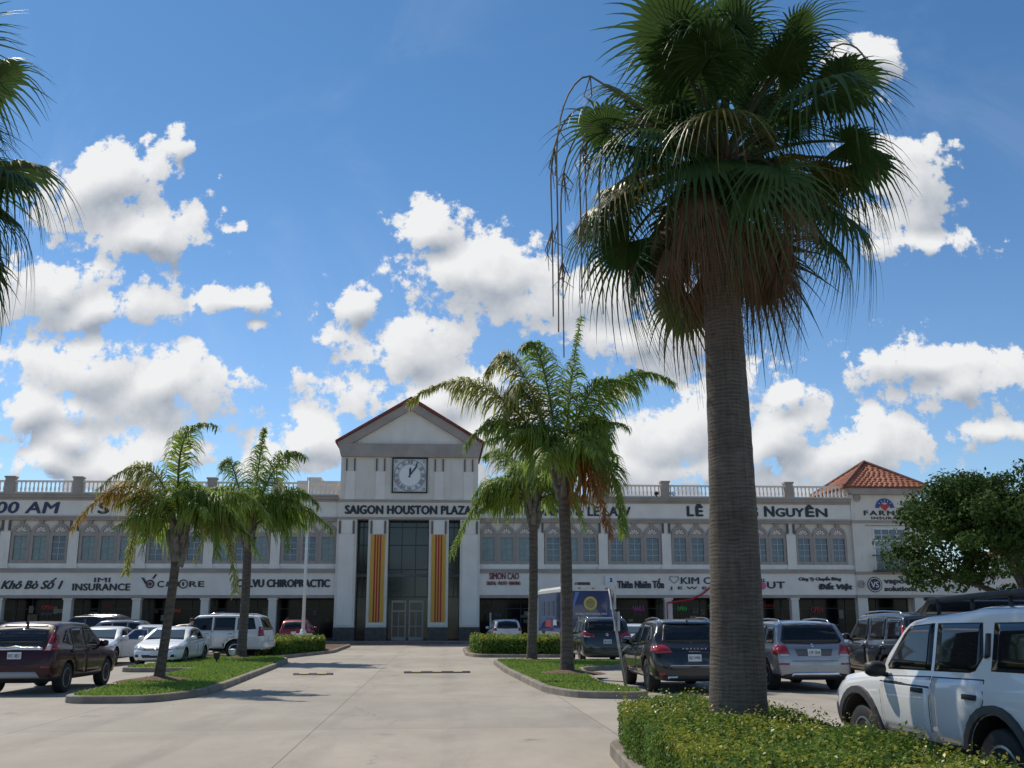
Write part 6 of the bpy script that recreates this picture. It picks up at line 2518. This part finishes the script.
# ------------------------------------------------------------------ small things in the lot
# leaning sign post on the right island
sp_ = empty('sign_post', (2.62, 24.4, .12))
tag(sp_, 'leaning grey metal sign post with plates seen edge on beside the black SUV', 'sign post')
q = MB()
q.tube([(0, 0, 0), (-.16, .0, 1.1), (-.33, .0, 2.25)], .034, 8)
q.build('post', METALG, sp_, smooth=True)
for z0, z1 in ((1.78, 2.28), (1.28, 1.72)):
    q = MB()
    xo = -.16 * (z0 + z1) / 2 / 1.1 + .045
    q.box(xo - .012, xo + .012, -.16, .16, z0, z1, rz=R(16))
    q.build('sign_plate', METALG, sp_)

# speed bumps across the drive
for x0, x1, y, lb in ((-6.75, -5.55, 32.5, 'left rubber speed bump with yellow marks across the driveway'), (-3.45, -1.35, 33.5, 'right rubber speed bump with yellow marks across the driveway')):
    rt = empty('speed_bump', ((x0 + x1) / 2, y, 0), PSI)
    tag(rt, lb, 'speed bump', 'speed bumps on the driveway')
    h = (x1 - x0) / 2
    q = MB()
    q.prism([(-.16, .001), (.16, .001), (.10, .055), (-.10, .055)], -h, h, 'x')
    q.build('rubber_strip', BLKP, rt)
    for k in range(2 if h < .8 else 3):
        c = -h + (k + .6) * 2 * h / (2.2 if h < .8 else 3.2)
        q = MB()
        q.prism([(-.13, .036), (-.095, .060), (.095, .060), (.13, .036), (.09, .057), (-.09, .057)], c - .14, c + .14, 'x')
        q.build('yellow_mark', mat('yellow mark', (.55, .38, .05), .6), rt)

# small lawn lights
for x, y, lb, mm3, s in ((-11.05, 41.35, 'small white lawn lamp in front of the second queen palm', WPAINT, 1), (-10.6, 37.6, 'small dark lawn spotlight on the left island', BLKP, 1)):
    rt = empty('lawn_lamp', (x, y, .13))
    tag(rt, lb, 'lawn lamp')
    q = MB(); q.tube([(0, 0, 0), (0, 0, .16)], .03, 6); q.build('spike', mm3, rt)
    q = MB(); q.lathe([(.05, .14), (.10, .18), (.12, .32), (.13, .38), (.03, .41)], 10); q.build('lamp_head', mm3, rt)

# bollards by the arcade
for k, u_ in enumerate((5.9, 7.15, 8.6)):
    rt = empty('bollard', W(u_, .9, .145), PSI)
    tag(rt, ['slim metal bollard by the arcade nearest the clock tower', 'slim metal bollard by the arcade in the middle of three', 'slim metal bollard by the arcade farthest from the clock tower'][k], 'bollard', 'bollards by the arcade')
    q = MB(); q.lathe([(.07, 0), (.07, 1.9 if k != 1 else 1.4), (.03, 1.95 if k != 1 else 1.45)], 10); q.build('post', METALG, rt)
    q = MB(); q.lathe([(.12, 0), (.12, .03), (.08, .04)], 10); q.build('base_plate', METALD, rt)

# ------------------------------------------------------------------ person beside the white SUV
SKIN = mat('skin', (.42, .24, .17), .55, var=.08)
def person(loc, rz, label):
    root = empty('person', loc, rz)
    tag(root, label, 'person')
    J = {'pel': (0, 0, .92, .145), 'wst': (0, 0, 1.06, .125), 'che': (0, .0, 1.28, .145), 'nek': (0, 0, 1.43, .06), 'hd0': (0, .01, 1.50, .065), 'hd1': (0, .02, 1.60, .088), 'hd2': (0, .01, 1.67, .06),
         'shL': (-.17, 0, 1.38, .06), 'elL': (-.23, .02, 1.12, .043), 'wrL': (-.20, .20, .98, .03), 'haL': (-.18, .27, .98, .028),
         'shR': (.17, 0, 1.38, .06), 'elR': (.24, 0, 1.12, .043), 'wrR': (.25, .07, .88, .03), 'haR': (.25, .10, .80, .028),
         'hpL': (-.09, 0, .86, .095), 'knL': (-.10, .03, .48, .06), 'anL': (-.10, 0, .09, .042), 'toL': (-.10, .16, .045, .038),
         'hpR': (.09, 0, .86, .095), 'knR': (.12, .02, .48, .06), 'anR': (.14, -.02, .09, .042), 'toR': (.15, .14, .045, .038)}
    E_ = [('pel', 'wst'), ('wst', 'che'), ('che', 'nek'), ('nek', 'hd0'), ('hd0', 'hd1'), ('hd1', 'hd2'), ('che', 'shL'), ('shL', 'elL'), ('elL', 'wrL'), ('wrL', 'haL'), ('che', 'shR'), ('shR', 'elR'), ('elR', 'wrR'), ('wrR', 'haR'),
          ('pel', 'hpL'), ('hpL', 'knL'), ('knL', 'anL'), ('anL', 'toL'), ('pel', 'hpR'), ('hpR', 'knR'), ('knR', 'anR'), ('anR', 'toR')]
    names = list(J)
    for hand, sx in (('haL', -1), ('haR', 1)):                 # five separate fingers per hand
        hx, hy, hz, _ = J[hand]
        for i in range(5):
            a = (i - 2) * .016
            ln = (.045, .072, .080, .074, .058)[i]
            if hand == 'haL':
                p1 = (hx + a, hy + ln * .5, hz - .005); p2 = (hx + a * 1.1, hy + ln * .9, hz - .03)
            else:
                p1 = (hx + a * .3, hy + a + .01, hz - ln * .5); p2 = (hx + a * .3, hy + a + .02, hz - ln)
            J['f%s%d' % (hand, i)] = (*p1, .009); J['g%s%d' % (hand, i)] = (*p2, .008)
            E_ += [(hand, 'f%s%d' % (hand, i)), ('f%s%d' % (hand, i), 'g%s%d' % (hand, i))]
    names = list(J)
    me = bpy.data.meshes.new('body')
    me.from_pydata([J[n][:3] for n in names], [(names.index(a), names.index(b)) for a, b in E_], [])
    tmp = bpy.data.objects.new('body', me)
    COL.objects.link(tmp)
    tmp.modifiers.new('k', 'SKIN')
    for i, n_ in enumerate(names):
        sv = me.skin_vertices[0].data[i]
        sv.radius = (J[n_][3], J[n_][3] * (.8 if n_ in ('pel', 'wst', 'che') else 1))
        sv.use_root = (n_ == 'pel')
    s = tmp.modifiers.new('u', 'SUBSURF'); s.levels = 2; s.render_levels = 2
    dg = bpy.context.evaluated_depsgraph_get(); dg.update()
    fm_ = bpy.data.meshes.new_from_object(tmp.evaluated_get(dg), depsgraph=dg)
    bpy.data.objects.remove(tmp)
    fm_.materials.clear()
    for m_ in (SKIN, mat('black shirt', (.02, .02, .025), .9), mat('dark trousers', (.03, .035, .05), .9), BLKP):
        fm_.materials.append(m_)
    for p in fm_.polygons:
        c = p.center
        p.use_smooth = True
        if c.z < .10:
            p.material_index = 3
        elif c.z < .92 and abs(c.x) < .19 and c.y < .18:
            p.material_index = 2
        elif c.z < 1.43 and c.z > .9 and not (abs(c.x) > .17 and c.z < 1.18) and c.y < .18:
            p.material_index = 1
    body = link('body', fm_, root)
    q = MB()
    q.lathe([(.02, 1.725), (.075, 1.715), (.102, 1.67), (.104, 1.61), (.088, 1.56), (.05, 1.53)], 14, c=(0, -.012, 0))
    q.build('hair', mat('dark hair', (.02, .015, .012), .7), root, smooth=True)
    for sx in (-1, 1):
        q = MB(); q.lathe([(.004, -.006), (.011, 0), (.004, .006)], 8, 'y', (sx * .032, .098, 1.612)); q.build('eye', BLKP, root)
        q = MB(); q.lathe([(.006, -.008), (.018, 0), (.006, .008)], 8, 'x', (sx * .094, .0, 1.60)); q.build('ear', SKIN, root)
    q = MB(); q.prism([(-.012, 1.585), (.012, 1.585), (0, 1.62)], .095, .118); q.build('nose', SKIN, root)
    q = MB(); q.box(-.022, .022, .094, .102, 1.558, 1.565); q.build('mouth', mat('lips', (.30, .12, .10), .5), root)
    return root


person((-13.35, 43.4, 0), math.pi + .5, 'person in a black shirt standing at the front door of the large white SUV')
